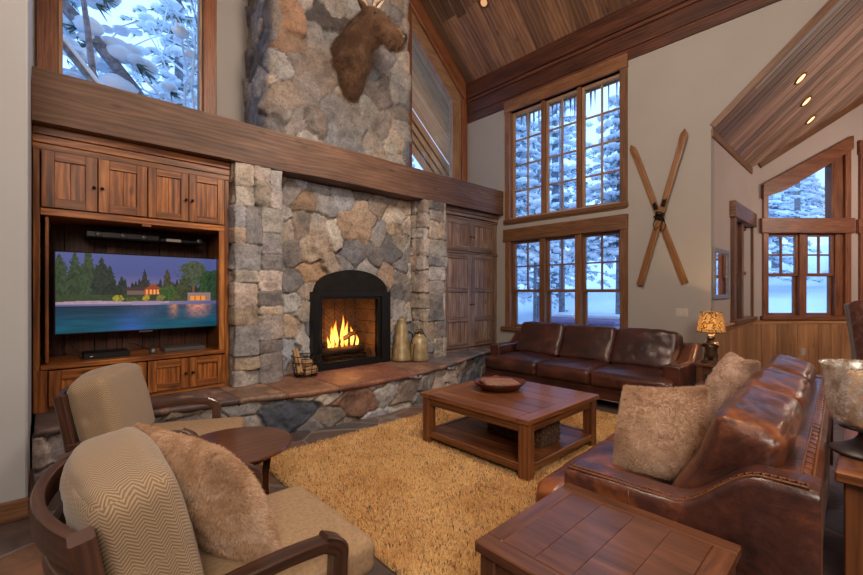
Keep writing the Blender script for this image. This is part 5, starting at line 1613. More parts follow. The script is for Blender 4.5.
# far side table and bear lamp
ST = V((6.03, 1.27, 0))
sdt = thing('side_table', 'small rustic wood side table between the far sofa and the corner, under the lamp', 'table', ST)
m = MB(); R = random.Random(3)
for k in range(4): m.bx(-.27 + k * .135 + .001, -.27 + (k + 1) * .135 - .001, -.23, .23, .595, .63, .005, R.random())
m.build('tabletop', M['etable'], sdt)
for sx in (-.22, .22):
    for sy in (-.18, .18): m = MB(); m.bx(sx - .032, sx + .032, sy - .032, sy + .032, 0, .596, .004); m.build('leg', M['etable'], sdt)
m = MB(); m.bx(-.22, .22, -.2, .2, .50, .595, .004); m.build('apron', M['etable'], sdt)
m = MB(); m.bx(-.24, .24, -.2, .2, .16, .185, .004); m.build('lower_shelf', M['etable'], sdt)

LP = V((5.95, 1.365, .631))
lamp = thing('bear_table_lamp', 'glowing table lamp with a dark carved bear base on the small side table', 'lamp', LP)
M['bear'] = plain('dark_bear_bronze', lin(74, 52, 36), .45, .3, noise=.4, nscale=30)
m = MB(); m.lathe([(0, 0), (.10, 0), (.105, .008), (.098, .018), (.085, .024), (0, .026)], (0, 0, 0), 28); m.build('foot', M['bear'], lamp, smooth=True)
bp = chain([(0, 0, .09), (0, .0, .15), (.0, .0, .21)], [.055, .058, .045], 4)
bp += [((-.008, -.0, .262), (.036, .038, .036)), ((-.035, .0, .255), (.022, .02, .018)), ((.0, .026, .292), .012), ((0, -.026, .292), .012)]
for s in (-1, 1):
    bp += chain([(0, s * .032, .08), (-.005, s * .036, .05), (-.005, s * .036, .035)], [.032, .026, .024], 3) + chain([(-.015, s * .034, .03), (-.035, s * .036, .03)], [.02, .018], 3)
    bp += chain([(0, s * .045, .205), (-.035, s * .06, .18), (-.07, s * .035, .20)], [.024, .02, .018], 4)
bear = blob('bear_figure', [(V(p[0]) * 1.18 + V((0, 0, -.005)), tuple(c * 1.18 for c in (p[1] if isinstance(p[1], (tuple, list)) else (p[1],) * 3))) for p in bp], M['bear'], lamp, .007, 3)
m = MB(); m.tube([(.06, 0, .02), (.055, .01, .12), (.03, .0, .22), (.02, 0, .32), (.0, 0, .36)], [.018, .014, .012, .011, .009], 10); m.tube([(.05, .01, .14), (.08, .03, .19)], [.009, .005], 8); m.tube([(-.07, -.06, .2), (-.07, .06, .2)], .01, 8); m.build('branch_stem', M['brass'], lamp, smooth=True)
m = MB(); m.lathe([(0, .40), (.012, .40), (.014, .43), (.03, .46), (.034, .49), (.024, .52), (0, .53)], (0, 0, 0), 16); M['bulb'] = plain('lamp_bulb', (1, .8, .5, 1), .3, emit=(1, .62, .28, 1), es=14); m.build('bulb', M['bulb'], lamp, smooth=True)
t = NT('painted_lamp_shade'); t.n.remove(t.b); co = t.coords()
n1 = t.noise(co, 44, 3, .6, 1.5); v_ = t.N('ShaderNodeTexWave', Scale=20, Distortion=14, Detail=3); t.L(co, v_.inputs['Vector'])
k = t.ramp(t.math('MULTIPLY', n1, v_.outputs['Fac']), [(.12, (.16, .10, .045)), (.30, (.78, .62, .36))])
tl = t.N('ShaderNodeBsdfTranslucent'); df = t.N('ShaderNodeBsdfDiffuse'); mx = t.N('ShaderNodeMixShader', i0=.3); t.L(k, tl.inputs[0]); t.L(k, df.inputs[0]); t.L(tl.outputs[0], mx.inputs[1]); t.L(df.outputs[0], mx.inputs[2]); t.L(mx.outputs[0], t.out.inputs[0]); M['shade'] = t.m
m = MB(); m.lathe([(.150, .370), (.114, .610), (.112, .610), (.148, .370)], (0, 0, 0), 40); m.build('lamp_shade', M['shade'], lamp, smooth=True)
m = MB(); m.tube(ringp.__call__(.157, .365) if False else [(.150 * cos(a), .150 * sin(a), .371) for a in np.linspace(0, 2 * pi, 41)], .004, 6); m.tube([(.113 * cos(a), .113 * sin(a), .610) for a in np.linspace(0, 2 * pi, 41)], .004, 6); m.tube([(0, 0, .53), (0, 0, .66)], .004, 6); m.tube([(-.113, 0, .605), (.113, 0, .605)], .003, 6); m.build('shade_rim', M['bear'], lamp, smooth=True)

# console table behind the near sofa, with the candle holder
CS = V((3.5, -.10, 0))
cs_ = thing('console_table', 'long wood console table behind the chestnut sofa at the right edge', 'table', CS)
R = random.Random(9); m = MB(); x0, x1, y0, y1 = -1.09, 1.05, -.24, .215
m.bx(x0, x0 + .1, y0, y1, .705, .75, .006, R.random()); m.bx(x1 - .1, x1, y0, y1, .705, .75, .006, R.random())
for k in range(3): m.bx(x0 + .101, x1 - .101, y0 + k * .1517 + .001, y0 + (k + 1) * .1517 - .001, .705, .749, .004, R.random())
m.build('tabletop', M['table'], cs_)
for sx in (x0 + .09, x1 - .09):
    for sy in (y0 + .07, y1 - .07): m = MB(); m.bx(sx - .045, sx + .045, sy - .045, sy + .045, 0, .706, .006); m.build('leg', M['table'], cs_)
m = MB(); m.bx(x0 + .05, x1 - .05, y0 + .04, y1 - .04, .60, .705, .004); m.build('apron', M['table'], cs_)
m = MB(); m.bx(x0 + .06, x1 - .06, y0 + .05, y1 - .05, .12, .15, .004); m.build('lower_shelf', M['table'], cs_)

HO = V((2.760, .020, .751))
ho = thing('hurricane_candle_holder', 'large speckled mercury glass hurricane on a dark pedestal, on the console table', 'candle holder', HO)
m = MB(); m.lathe([(0, 0), (.128, 0), (.134, .008), (.128, .016), (.09, .03), (.05, .06), (.034, .085), (.034, .10), (.06, .112), (.1, .118), (0, .12)], (0, 0, 0), 40)
M['pedestal'] = plain('dark_turned_wood', lin(46, 34, 30), .4, noise=.3, nscale=12); m.build('pedestal', M['pedestal'], ho, smooth=True)
t = NT('mercury_glass'); t.n.remove(t.b); co = t.coords()
n1 = t.noise(co, 34, 6, .75, .6); n2 = t.noise(co, 9, 4)
gl = t.N('ShaderNodeBsdfPrincipled', Roughness=.25, Metallic=.15); t.L(t.ramp(n1, [(.34, lin(140, 92, 58)), (.44, lin(206, 194, 180)), (.6, lin(240, 236, 230))]), gl.inputs[0])
tr = t.N('ShaderNodeBsdfTransparent', Color=(.92, .9, .88, 1)); mx = t.N('ShaderNodeMixShader')
t.L(t.ramp(t.math('ADD', t.math('MULTIPLY', n1, .65), t.math('MULTIPLY', n2, .35)), [(.42, (.06, .06, .06)), (.60, (.62, .62, .62))]), mx.inputs[0]); t.L(tr.outputs[0], mx.inputs[1]); t.L(gl.outputs[0], mx.inputs[2]); t.L(mx.outputs[0], t.out.inputs[0]); M['mercury'] = t.m
m = MB(); m.lathe([(.03, .121), (.085, .124), (.12, .145), (.14, .19), (.147, .26), (.151, .34), (.160, .395), (.170, .41), (.166, .412), (.156, .396), (.147, .34), (.143, .26), (.136, .19), (.116, .15), (.03, .128)], (0, 0, 0), 48); m.build('glass_bowl', M['mercury'], ho, smooth=True)
M['wax'] = plain('ivory_wax', lin(232, 200, 164), .5, noise=.12, nscale=14); M['wax'].node_tree.nodes['Principled BSDF'].inputs['Subsurface Weight'].default_value = .2
cd = thing('pillar_candle', 'thick cream pillar candle standing inside the speckled glass hurricane', 'candle', HO + V((0, 0, .129)))
m = MB(); m.lathe([(0, 0), (.066, 0), (.07, .005), (.07, .235), (.066, .245), (.055, .243), (.02, .236), (0, .235)], (0, 0, 0), 36); m.build('wax_body', M['wax'], cd, smooth=True)
m = MB(); m.tube([(0, 0, .23), (.002, 0, .25), (.005, .001, .262)], .0025, 6); m.build('wick', M['plastic'], cd, smooth=True)

# dining chair beyond, at the right edge
M['graywood'] = wood('gray_washed_wood', lin(88, 80, 76), lin(132, 124, 118), lin(164, 156, 150), .5, 1, .1, .1, .1)
M['tapestry'] = fur('rust_tapestry', lin(70, 36, 30), lin(124, 76, 62), lin(164, 118, 98), 1.4)
dc = thing('dining_chair', 'high-backed rust upholstered armchair with gray wood frame at the far right edge', 'chair', (7.40, -.22, 0), radians(-38))
for s in (-1, 1):
    m = MB(); sweep_rect(m, bez([(-.34, s * .27, 0), (-.27, s * .28, .5), (-.28, s * .29, .85), (-.37, s * .29, 1.34)], 6), .055, .05, up=(1, 0, 0)); m.build('back_post', M['graywood'], dc)
    m = MB(); sweep_rect(m, bez([(-.27, s * .29, .82), (0, s * .31, .84), (.22, s * .31, .82), (.27, s * .31, .74), (.25, s * .29, .52), (.27, s * .28, 0)], 6), .055, .05, up=(.3, 0, 1)); m.build('arm', M['graywood'], dc)
soft('seat', 'tapestry', dc, (.58, .54, .14), xf((.0, 0, .53)), r=.05, n=12, crown=(0, 0, .02))
soft('backrest', 'tapestry', dc, (.10, .56, .82), xf((-.28, 0, .96), ry=radians(-9)), r=.045, n=14, crown=(.03, 0, .04))
m = MB(); m.bx(-.28, .27, -.27, .27, .40, .47, .005); m.build('seat_rail', M['graywood'], dc)

# ================================================================== rug
def make_rug():
    x0, x1, y0, y1 = 1.36, 4.98, .62, 3.72
    nx, ny = 190, 165
    u, v = np.meshgrid(np.linspace(0, 1, nx), np.linspace(0, 1, ny), indexing='ij')
    X = x0 + (x1 - x0) * u; Y = y0 + (y1 - y0) * v
    wob = .018
    X = X + wob * (fbm(v * 30, u * 2, 1) - .47) * (np.abs(u - .5) > .49); Y = Y + wob * (fbm(u * 30, v * 2, 2) - .47) * (np.abs(v - .5) > .49)
    edge = np.minimum(np.minimum(u * (x1 - x0), (1 - u) * (x1 - x0)), np.minimum(v * (y1 - y0), (1 - v) * (y1 - y0)))
    Z = .004 + .018 * sstep(0, .02, edge) + .008 * (vnoise(X * 40, Y * 40, 3) - .5) + .006 * (fbm(X * 6, Y * 6, 5) - .45)
    def colr(X, Y, n):
        R = np.random.default_rng(n); m = X.shape
        g0, g1, g2 = (np.array(lin(*c)[:3]) for c in ((186, 130, 62), (220, 170, 98), (238, 202, 140)))
        k = np.clip(fbm(X * 3.2, Y * 3.2, 11, 4)[..., None] * 1.5 - .2 + R.normal(0, .22, m + (1,)), 0, 1)
        c = g0 * (1 - k) + g2 * k; c = c * .6 + g1 * .4
        fl = R.random(m) + (fbm(X * 2, Y * 2, 14) - .45) * .12
        for lo, hi, cc in ((.90, .93, (150, 66, 34)), (.93, .955, (84, 66, 34)), (.955, .975, (70, 84, 60)), (.975, 2, (60, 44, 30))):
            q = (fl > lo) & (fl <= hi); c[q] = np.array(lin(*cc)[:3])
        return c
    n = 170000; R = np.random.default_rng(3)
    pu, pv = R.random(n), R.random(n)
    # denser toward the camera side, where the pile shows
    px, py = x0 + (x1 - x0) * pu, y0 + (y1 - y0) * pv
    ang = R.uniform(0, 2 * pi, n); lean = R.uniform(.1, .9, n); L = R.uniform(.012, .024, n)
    p = np.stack([px, py, np.full(n, .018)], -1); d = np.stack([np.cos(ang) * lean, np.sin(ang) * lean, np.ones(n)], -1) * L[:, None]
    sd = np.stack([-np.sin(ang), np.cos(ang), np.zeros(n)], -1) * R.uniform(.0015, .0032, n)[:, None]
    tri = np.stack([p - sd, p + sd, p + d + sd * .7, p + d - sd * .7], 1).reshape(-1, 3)
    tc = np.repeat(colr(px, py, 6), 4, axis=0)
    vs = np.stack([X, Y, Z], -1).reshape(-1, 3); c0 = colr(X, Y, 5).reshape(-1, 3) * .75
    fs = gridfaces(nx, ny).tolist(); o = len(vs); fs += (np.arange(n * 4).reshape(-1, 4) + o).tolist()
    org = np.array([3.17, 2.17, 0])
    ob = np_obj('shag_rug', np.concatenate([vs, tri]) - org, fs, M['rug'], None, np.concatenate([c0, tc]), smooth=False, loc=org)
    tag(ob, 'large golden shag rug with dark flecks under the coffee table', 'rug')


make_rug()

# ================================================================== things on the walls
def ski(label, a, b, dx):
    """a = tip (Y,Z), b = tail, flat against the window wall"""
    A = V((XW, *a)); B = V((XW, *b)); L_ = (A - B).length; ctr = (A + B) / 2
    root = thing('wooden_ski', label, 'ski', (XW, *((V(a) + V(b)) / 2)), 0, 'crossed skis on the wall')
    d = (A - B).normalized(); sd = V((1, 0, 0)).cross(d)
    vs = []; fs = []; uv = []; n = 40
    for i in range(n + 1):
        t_ = i / n; w = .042 + .006 * (2 * t_ - 1) ** 2
        if t_ > .92: w *= max(.12, sqrt(max(0, 1 - ((t_ - .92) / .08) ** 4)))
        tip = .05 * max(0, (t_ - .86) / .14) ** 2
        th = .012 + .010 * (1 - (2 * t_ - 1) ** 2)
        c = (B - A) * 0 + d * (t_ - .5) * L_ + V((-dx - tip, 0, 0))
        for s_, h_ in ((-1, 0), (1, 0), (1, 1), (.25, 1.15), (-.25, 1.15), (-1, 1)): vs.append(c + sd * w * s_ + V((-th * h_, 0, 0)))
    for i in range(n):
        for k in range(6):
            k2 = (k + 1) % 6; fs.append([i * 6 + k, i * 6 + k2, (i + 1) * 6 + k2, (i + 1) * 6 + k]); uv.append([(i * L_ / n, k * .03), (i * L_ / n, k * .03 + .03), ((i + 1) * L_ / n, k * .03 + .03), ((i + 1) * L_ / n, k * .03)])
    fs += [[0, 5, 4, 3, 2, 1], [n * 6 + k for k in range(6)]]; uv += [[(0, 0)] * 6] * 2
    m = MB(); m.add(vs, fs, uv, .6); m.build('blade', M['ski'], root, auto=30)
    m = MB(); Rm = Matrix((d, sd, d.cross(sd))).transposed(); o_ = V((-dx - .03, 0, 0))
    q = -.12 if dx < .02 else -.10
    m.box(o_ + d * q, (.09, .105, .012), Rm, .003); m.box(o_ + d * (q + .04) + sd * .05 + V((-.012, 0, 0)), (.07, .008, .04), Rm, .002); m.box(o_ + d * (q + .04) - sd * .05 + V((-.012, 0, 0)), (.07, .008, .04), Rm, .002)
    m.tube([o_ + d * (q + .05) + sd * .055 + V((-.03, 0, 0)), o_ + d * (q + .07) + V((-.06, 0, 0)), o_ + d * (q + .05) - sd * .055 + V((-.03, 0, 0))], .008, 8)
    m.tube([o_ + d * (q - .0) + sd * .05, o_ + d * (q - .12) + sd * .045 + V((-.02, 0, 0)), o_ + d * (q - .18) + V((-.025, 0, 0)), o_ + d * (q - .12) - sd * .045 + V((-.02, 0, 0)), o_ + d * (q) - sd * .05], .006, 8)
    m.build('toe_binding', M['knob'], root); m = MB()
    m.box(o_ + d * (q + .20), (.10, .05, .02), Rm, .004); m.tube([o_ + d * (q + .16) + sd * .03 + V((-.02, 0, 0)), o_ + d * (q + .26) + sd * .02 + V((-.02, 0, 0))], .008, 8)
    m.build('heel_binding', M['knob'], root)
    return root


ski('old wooden ski on the wall, tip at upper left, behind the other crossed ski', (2.47, 3.66), (1.775, 1.60), .004)
ski('old wooden ski on the wall, tip at upper right, in front of its crossed partner', (1.752, 3.69), (2.35, 1.585), .040)

m = MB((XW, 1.815, 1.2)); m.bx(XW - .008, XW, 1.74, 1.89, 1.14, 1.26, .003); o = m.build('light_switch_plate', M['white']); tag(o, 'ivory double light switch plate on the wall above the far sofa arm', 'light switch')
for y in (1.78, 1.85):
    m = MB((XW, 1.815, 1.2)); m.bx(XW - .014, XW - .006, y - .018, y + .018, 1.165, 1.235, .003); c = m.build('rocker', M['white'], o); c.location = (0, 0, 0)
L0 = FP((802 - 431.5) / 415 * 7.2, -.02, .44); m = MB(L0, MF); rc = (802 - 431.5) / 415 * 7.2
m.bx(rc - .04, rc + .04, -.028, -.02, .385, .505, .003); o = m.build('wall_outlet', M['white']); tag(o, 'ivory power outlet on the wood wainscot below the far window', 'outlet')
m = MB(L0, MF)
for z in (.42, .47): m.bx(rc - .018, rc + .018, -.031, -.026, z - .016, z + .016, .004)
c = m.build('socket', M['white'], o); c.location = (0, 0, 0)

MO = V((6.9, YA, 1.73))
mi = thing('wall_mirror', 'framed rectangular mirror with dark silver frame on the short wall right of the lamp', 'mirror', MO)
m = MB(MO)
m.bx(6.50, 6.56, YA - .03, YA, 1.39, 2.08, .006); m.bx(7.24, 7.30, YA - .03, YA, 1.39, 2.08, .006); m.bx(6.56, 7.24, YA - .03, YA, 1.39, 1.45, .006); m.bx(6.56, 7.24, YA - .03, YA, 2.02, 2.08, .006)
M['pewter'] = plain('pewter_frame', lin(140, 138, 140), .4, .5, noise=.2, nscale=30); m.build('frame', M['pewter'], mi)
m = MB(MO); m.bx(6.555, 7.245, YA - .012, YA - .004, 1.445, 2.025, 0); M['mirror'] = plain('mirror_silver', (.9, .9, .92, 1), .03, 1.); m.build('mirror_glass', M['mirror'], mi)

# recessed lights
M['lens'] = plain('downlight_lens', (1, .8, .55, 1), .4, emit=(1, .55, .22, 1), es=1.9); M['lensdim'] = plain('dim_downlight_lens', (.6, .4, .25, 1), .4, emit=(1, .5, .2, 1), es=.45)
def downlight(p, nrm, label, r=.062, mat='lens'):
    nrm = V(nrm).normalized(); q = V((0, 0, 1)).rotation_difference(nrm)
    root = thing('recessed_light', label, 'ceiling light', p, 0, 'recessed ceiling lights'); root.rotation_euler = q.to_euler()
    m = MB(); m.lathe([(r, -.02), (r, .0), (r + .006, .006), (r + .022, .006), (r + .028, .0), (r + .024, -.02)], (0, 0, 0), 28); m.build('trim_ring', M['brass'], root, smooth=True)
    m = MB(); m.lathe([(0, .002), (r, .002), (r, -.01), (0, -.01)], (0, 0, 0), 28); m.build('lens', M[mat], root)
na = V((0, -.93, -1)).normalized()
for (x, y, lb) in ((7.42, .69, 'glowing recessed light in the sloped alcove ceiling, nearest of the row of three'), (8.32, .71, 'glowing recessed light in the sloped alcove ceiling, middle of the row of three'), (9.21, .73, 'glowing recessed light in the sloped alcove ceiling, farthest of the row of three')):
    downlight(V((x, y, alc_z(y))) + na * .016, na, lb)
nm = V((-.86, 0, -1)).normalized()
downlight(V((5.51, 4.57, ceil_z(5.51))) + nm * .012, nm, 'recessed light in the main plank ceiling at the top edge of the picture', mat='lensdim')
# ================================================================== outdoors
def ground_z(x, y):
    d = np.maximum(0, np.maximum(x - 13, (y - 9) * .9))
    return -.32 + .13 * d + .35 * (fbm(x * .22, y * .22, 4) - .45) * np.minimum(1, np.maximum(x - 7, y - 6.5) / 3 + .1) + .10 * (fbm(x * 1.1, y * 1.1, 6) - .45)


gx, gy = np.meshgrid(np.linspace(-25, 70, 190), np.linspace(-40, 60, 200), indexing='ij')
gz = ground_z(gx, gy)
inside = (gx[:-1, :-1] > -4.2) & (gx[1:, 1:] < 12.8) & (gy[:-1, :-1] > -4.6) & (gy[1:, 1:] < 6.6)
inside &= ~((gx[1:, 1:] > 7.2) & (gy[:-1, :-1] > 1.9))
_g = np_obj('snow_ground', np.stack([gx, gy, gz], -1).reshape(-1, 3), gridfaces(190, 200, ~inside), M['snow']); _g['kind'] = 'structure'

_ico = {}
def ico(sub):
    if sub not in _ico:
        bm = bmesh.new(); bmesh.ops.create_icosphere(bm, subdivisions=sub, radius=1); bm.verts.ensure_lookup_table()
        _ico[sub] = (np.array([v.co[:] for v in bm.verts]), np.array([[v.index for v in f.verts] for f in bm.faces])); bm.free()
    return _ico[sub]


def clumps(C, S, sub, noise, seed):
    """many lumpy ellipsoids: centres C (n,3), radii S (n,3)"""
    v, f = ico(sub); n = len(C); R = np.random.default_rng(seed)
    P = v[None] * (1 + noise * R.normal(0, 1, (n, len(v), 1)).clip(-1.5, 1.5))
    a = R.uniform(0, 2 * pi, n); ca, sa = np.cos(a)[:, None], np.sin(a)[:, None]
    x = P[..., 0] * ca - P[..., 1] * sa; y = P[..., 0] * sa + P[..., 1] * ca
    P = np.stack([x, y, P[..., 2]], -1) * S[:, None, :] + C[:, None, :]
    F = f[None] + (np.arange(n) * len(v))[:, None, None]
    return P.reshape(-1, 3), F.reshape(-1, 3)


def sprigs(C, D, L, W, seed):
    """needle sprays: thin triangles fanned around direction D"""
    R = np.random.default_rng(seed); k = 12; n = len(C)
    c = np.repeat(C, k, 0); d = np.repeat(D, k, 0) + R.normal(0, .55, (n * k, 3)); d[:, 2] -= .25; d /= np.linalg.norm(d, axis=1, keepdims=True)
    s = np.cross(d, R.normal(0, 1, (n * k, 3))); s /= np.linalg.norm(s, axis=1, keepdims=True)
    l = np.repeat(L, k)[:, None] * R.uniform(.6, 1.2, (n * k, 1))
    return np.stack([c - s * W, c + s * W, c + d * l], 1).reshape(-1, 3), np.arange(n * k * 3).reshape(-1, 3)


def conifer(label, h, r, seed, loc, snow=1.0, needle='needle', group='snowy conifers outside', zlow=.1):
    R = np.random.default_rng(seed)
    root = thing('snowy_conifer', label, 'tree', loc, 0, group)
    m = MB(); m.tube([(0, 0, -.6), (.02, 0, h * .3), (.03, .02, h * .7), (0, 0, h)], [r * .075, r * .06, r * .035, .01], 8); m.build('trunk', M['trunk'], root, smooth=True)
    C, S, NC, ND, NL = [], [], [], [], []
    br = MB()
    z = h * zlow
    while z < h * .97:
        t = z / h; ln = r * (1 - (z - h * zlow) / (h * (1 - zlow))) ** .75 + .08
        nb = int(5 + 4 * (1 - t)); a0 = R.uniform(0, 6)
        for k in range(nb):
            a = a0 + 2 * pi * k / nb + R.normal(0, .2); L = ln * R.uniform(.7, 1.12); dr = R.uniform(.25, .5)
            pts = []
            for q in np.linspace(0, 1, 6):
                pts.append((cos(a) * L * q, sin(a) * L * q, z + .10 * L * q - dr * L * q * q))
            br.tube(pts, [max(.006, .022 * (1 - q) * (r / 2)) for q in np.linspace(0, 1, 6)], 4, cap=False)
            ns = max(4, int(L / .115))
            for j in range(ns):
                q = (j + .6) / ns; sp = .26 * L * (1 - .55 * q) * R.uniform(-1, 1)
                p = np.array([cos(a) * L * q - sin(a) * sp, sin(a) * L * q + cos(a) * sp, z + .1 * L * q - dr * L * q * q - .18 * abs(sp)])
                sz = R.uniform(.07, .17) * (.75 + .25 * r / 2)
                d = np.array([cos(a), sin(a), -.35])
                NC.append(p - np.array([0, 0, .03])); ND.append(d); NL.append(sz * 1.5)
                if R.random() < snow * .85: C.append(p + np.array([0, 0, sz * .2])); S.append((sz * R.uniform(.8, 1.5), sz * R.uniform(.7, 1.2), sz * R.uniform(.35, .75)))
        z += h * .045 * R.uniform(.8, 1.25)
    br.build('branches', M['trunk'], root)
    P, F = sprigs(np.array(NC), np.array(ND), np.array(NL), .007, seed); np_obj('needles', P, F, M[needle], root, smooth=False)
    P, F = clumps(np.array(C), np.array(S), 2, .07, seed + 1); np_obj('snow', P, F, M['snow'], root)
    return root


def bare_tree(label, loc, h, seed, spread=.55):
    R = random.Random(seed); root = thing('snowy_bare_tree', label, 'tree', loc)
    m = MB(); C, S = [], []; sn = MB()
    def grow(p, d, L, r, lev):
        pts = [p]; n = 5; q = V(p); dd = V(d)
        for i in range(n):
            dd = (dd + V((R.gauss(0, .16), R.gauss(0, .16), R.gauss(.02, .10)))).normalized(); q = q + dd * L / n; pts.append(q.copy())
        rs = [r * (1 - .45 * i / n) for i in range(n + 1)]
        m.tube(pts, rs, 6 if lev < 2 else 4, cap=False)
        if lev > 0 and abs(dd.z) < .9:
            up = [pp + V((0, 0, rr * .8 + .006)) for pp, rr in zip(pts, rs)]
            sn.tube(up, [max(.011, rr * 1.15 + .008) * R.uniform(.75, 1.3) for rr in rs], 6, flat=1.1)
            if R.random() < .8:
                c = pts[R.randrange(1, n)]; C.append((c.x, c.y, c.z + .03)); s_ = R.uniform(.03, .085); S.append((s_ * 1.5, s_ * 1.2, s_))
        if lev >= 4: return
        nk = R.choice((2, 3, 3)) if lev else 5
        for k in range(nk):
            i = R.randrange(2, n + 1) if k else n; b = pts[i]
            nd = (dd + V((R.gauss(0, spread), R.gauss(0, spread), R.gauss(.1 if lev < 2 else -.1, spread * .6)))).normalized()
            grow(b, nd, L * R.uniform(.55, .8), rs[i] * .62, lev + 1)
    grow(V((0, 0, -.5)), V((0, 0, 1)), h * .42, h * .016, 0)
    m.build('branches', M['trunk'], root, smooth=True); o = sn.build('snow', M['snow'], root, smooth=True)
    P, F = clumps(np.array(C), np.array(S), 2, .08, seed); np_obj('snow_clumps', P, F, M['snow'], root)
    return root


def gz_at(x, y): return float(ground_z(np.array([[float(x)]]), np.array([[float(y)]]))[0, 0])


cA = conifer('snow-laden conifer standing close outside the window wall, seen through the left panes', 9.5, 2.3, 5, (12.5, 9.0, gz_at(12.5, 9)), zlow=.33)
cB = conifer('snow-laden conifer close outside the window wall, seen through the right panes', 8.2, 2.0, 6, (13.5, 5.6, gz_at(13.5, 5.6)), zlow=.36)
cC = conifer('tall snowy conifer outside the upper left picture window', 12.5, 2.7, 7, (-.5, 9.6, -.4))
cD = conifer('sunlit yellow-green snowy conifer behind the bare tree, upper left window', 12, 2.4, 8, (2.6, 12.6, .2), .65, 'needley')
spots = [(14.5, 9.8, 1.1), (15.6, 5.7, 1.15), (17, 12.5, 1.3), (18.5, 9.0, 1.3), (16.5, 5.4, 1.0), (20, 15, 1.5), (22, 11, 1.6), (14.2, 11.8, 1.0), (24, 14, 1.7), (19, 6.8, 1.3), (25, 9, 1.7),
         (27, 4.7, 1.2), (30, 1.0, 1.4), (33, 4.2, 1.5), (34, 0, 1.5), (36, 2.3, 1.7), (38, -3, 1.6), (31, 6, 1.4), (26, 5.5, 1.4), (40, 5, 1.8), (29, -2, 1.3),
         (4.8, 13.0, 1.2), (6.8, 11.0, 1.0), (8.8, 12.2, 1.1), (1.0, 15.0, 1.3), (3.2, 17, 1.4), (-1.4, 14, 1.2), (9.2, 9.8, .9), (11, 14, 1.3), (6, 16, 1.4), (5, 20, 1.6), (-3, 17, 1.4)]
words = ['far snowy conifer among the group seen through the window wall', 'snowy conifer on the slope beyond the far gable window', 'snowy conifer behind the chimney side windows']
placed = [(12.5, 9.0, 2.3), (13.5, 5.6, 2.0), (-.5, 9.6, 2.7), (2.6, 12.6, 2.4)]
for k, (x, y, s) in enumerate(spots):
    rad = (2.3, 2.0, 2.7)[k % 3] * s * .95
    if any(math.hypot(x - a, y - b) < .92 * (rad + c_) for a, b, c_ in placed): continue
    placed.append((x, y, rad))
    src = (cA, cB, cC)[k % 3]
    w = words[0] if k < 11 else (words[1] if k < 21 else words[2])
    c = copy_tree(src, label=w, loc=(x, y, gz_at(x, y)), rot=(0, 0, k * 1.7), scale=(s * .95, s * .95, s * .8), group=['snowy conifers beyond the window wall', 'snowy conifers beyond the far window', 'snowy conifers behind the chimney'][0 if k < 11 else (1 if k < 21 else 2)])
bare_tree('bare snow-covered tree with crossing twigs outside the upper left picture window', (1.6, 9.6, -.3), 11.5, 12)
bare_tree('second bare snowy tree at the right of the upper left picture window', (2.7, 9.9, -.3), 11.5, 33)
for k, (x, y, r) in enumerate(((15.2, 8.6, .13), (16.3, 10.2, .15), (14.2, 9.2, .08), (17.2, 10.9, .12), (29.2, 2.8, .17))):
    z = gz_at(x, y); m = MB((x, y, z)); m.tube([(x, y, z - .4), (x + .05, y, z + 3), (x + .02, y + .05, z + 9)], [r, r * .85, r * .5], 10); o = m.build('tree_trunk', M['trunk'], smooth=True)
    tag(o, ['dark bare trunk rising from the snow, seen low through the left window panes', 'dark trunk behind the others, seen through the middle window panes', 'thin dark sapling trunk in the snow beyond the sofa', 'farther dark trunk in the snow beyond the window wall', 'thick dark trunk seen through the raked far gable window'][k], 'tree')
# leaning snow-loaded bough across the picture window
lb = thing('snowy_leaning_trunk', 'thick leaning dark trunk loaded with snow, upper left picture window', 'tree', (5.4, 8.45, -.3))
A, B = V((5.55, 8.45, -.6)) - V(lb.location), V((-2.3, 8.75, 9.0)) - V(lb.location)
P_ = [A.lerp(B, i / 14) + V((.10 * sin(i * .9), 0, .04 * sin(i * 1.7))) for i in range(15)]
m = MB(); m.tube(P_, [.13 - .004 * i for i in range(15)], 10); m.build('trunk', M['trunk'], lb, smooth=True)
R = np.random.default_rng(5); C, S, NC, ND, NL = [], [], [], [], []
for i in range(4, 14):
    for k in range(7):
        f = R.random(); p = np.array(P_[i].lerp(P_[min(i + 1, 14)], f)); side = R.choice((-1, 1)); off = R.uniform(.06, .55)
        q = p + np.array([side * off * .8, R.uniform(-.2, .15), .16 + off * .5 * side]); s_ = R.uniform(.10, .24); C.append(q); S.append((s_ * 1.2, s_, s_ * .8))
        if R.random() < .6: NC.append(q - np.array([0, .1, .12])); ND.append(np.array([side, -.3, -.5])); NL.append(.26)
P, F = clumps(np.array(C), np.array(S), 3, .05, 3); np_obj('snow', P, F, M['snow'], lb)
P, F = sprigs(np.array(NC), np.array(ND), np.array(NL), .02, 9); np_obj('needles', P, F, M['needle'], lb, smooth=False)

# hot tub with a snow-edged cover on the terrace
HT = V((12.75, 6.35, -.2)); ht = thing('hot_tub', 'snow-rimmed hot tub with mauve cover outside the lower window', 'hot tub', HT, radians(8))
M['cover'] = plain('mauve_vinyl_cover', lin(122, 98, 128), .6, noise=.1); M['tubside'] = plain('gray_tub_side', lin(120, 116, 130), .7)
m = MB(); m.bx(-1.1, 1.1, -1.15, 1.15, 0, .72, .05); m.build('shell', M['tubside'], ht); m = MB(); m.bx(-1.14, 1.14, -1.19, 1.19, .72, .84, .04); m.build('cover', M['cover'], ht)
Q, fs, uv = softbox((2.2, 2.3, .14), .06, 14, (0, 0, .02), .04, 3, 2); m = MB(M=xf((0, 0, .88))); m.add([tuple(q * (.55, 1, 1) + (.5, 0, 0)) for q in Q], fs, uv); m.build('snow', M['snow'], ht, smooth=True)

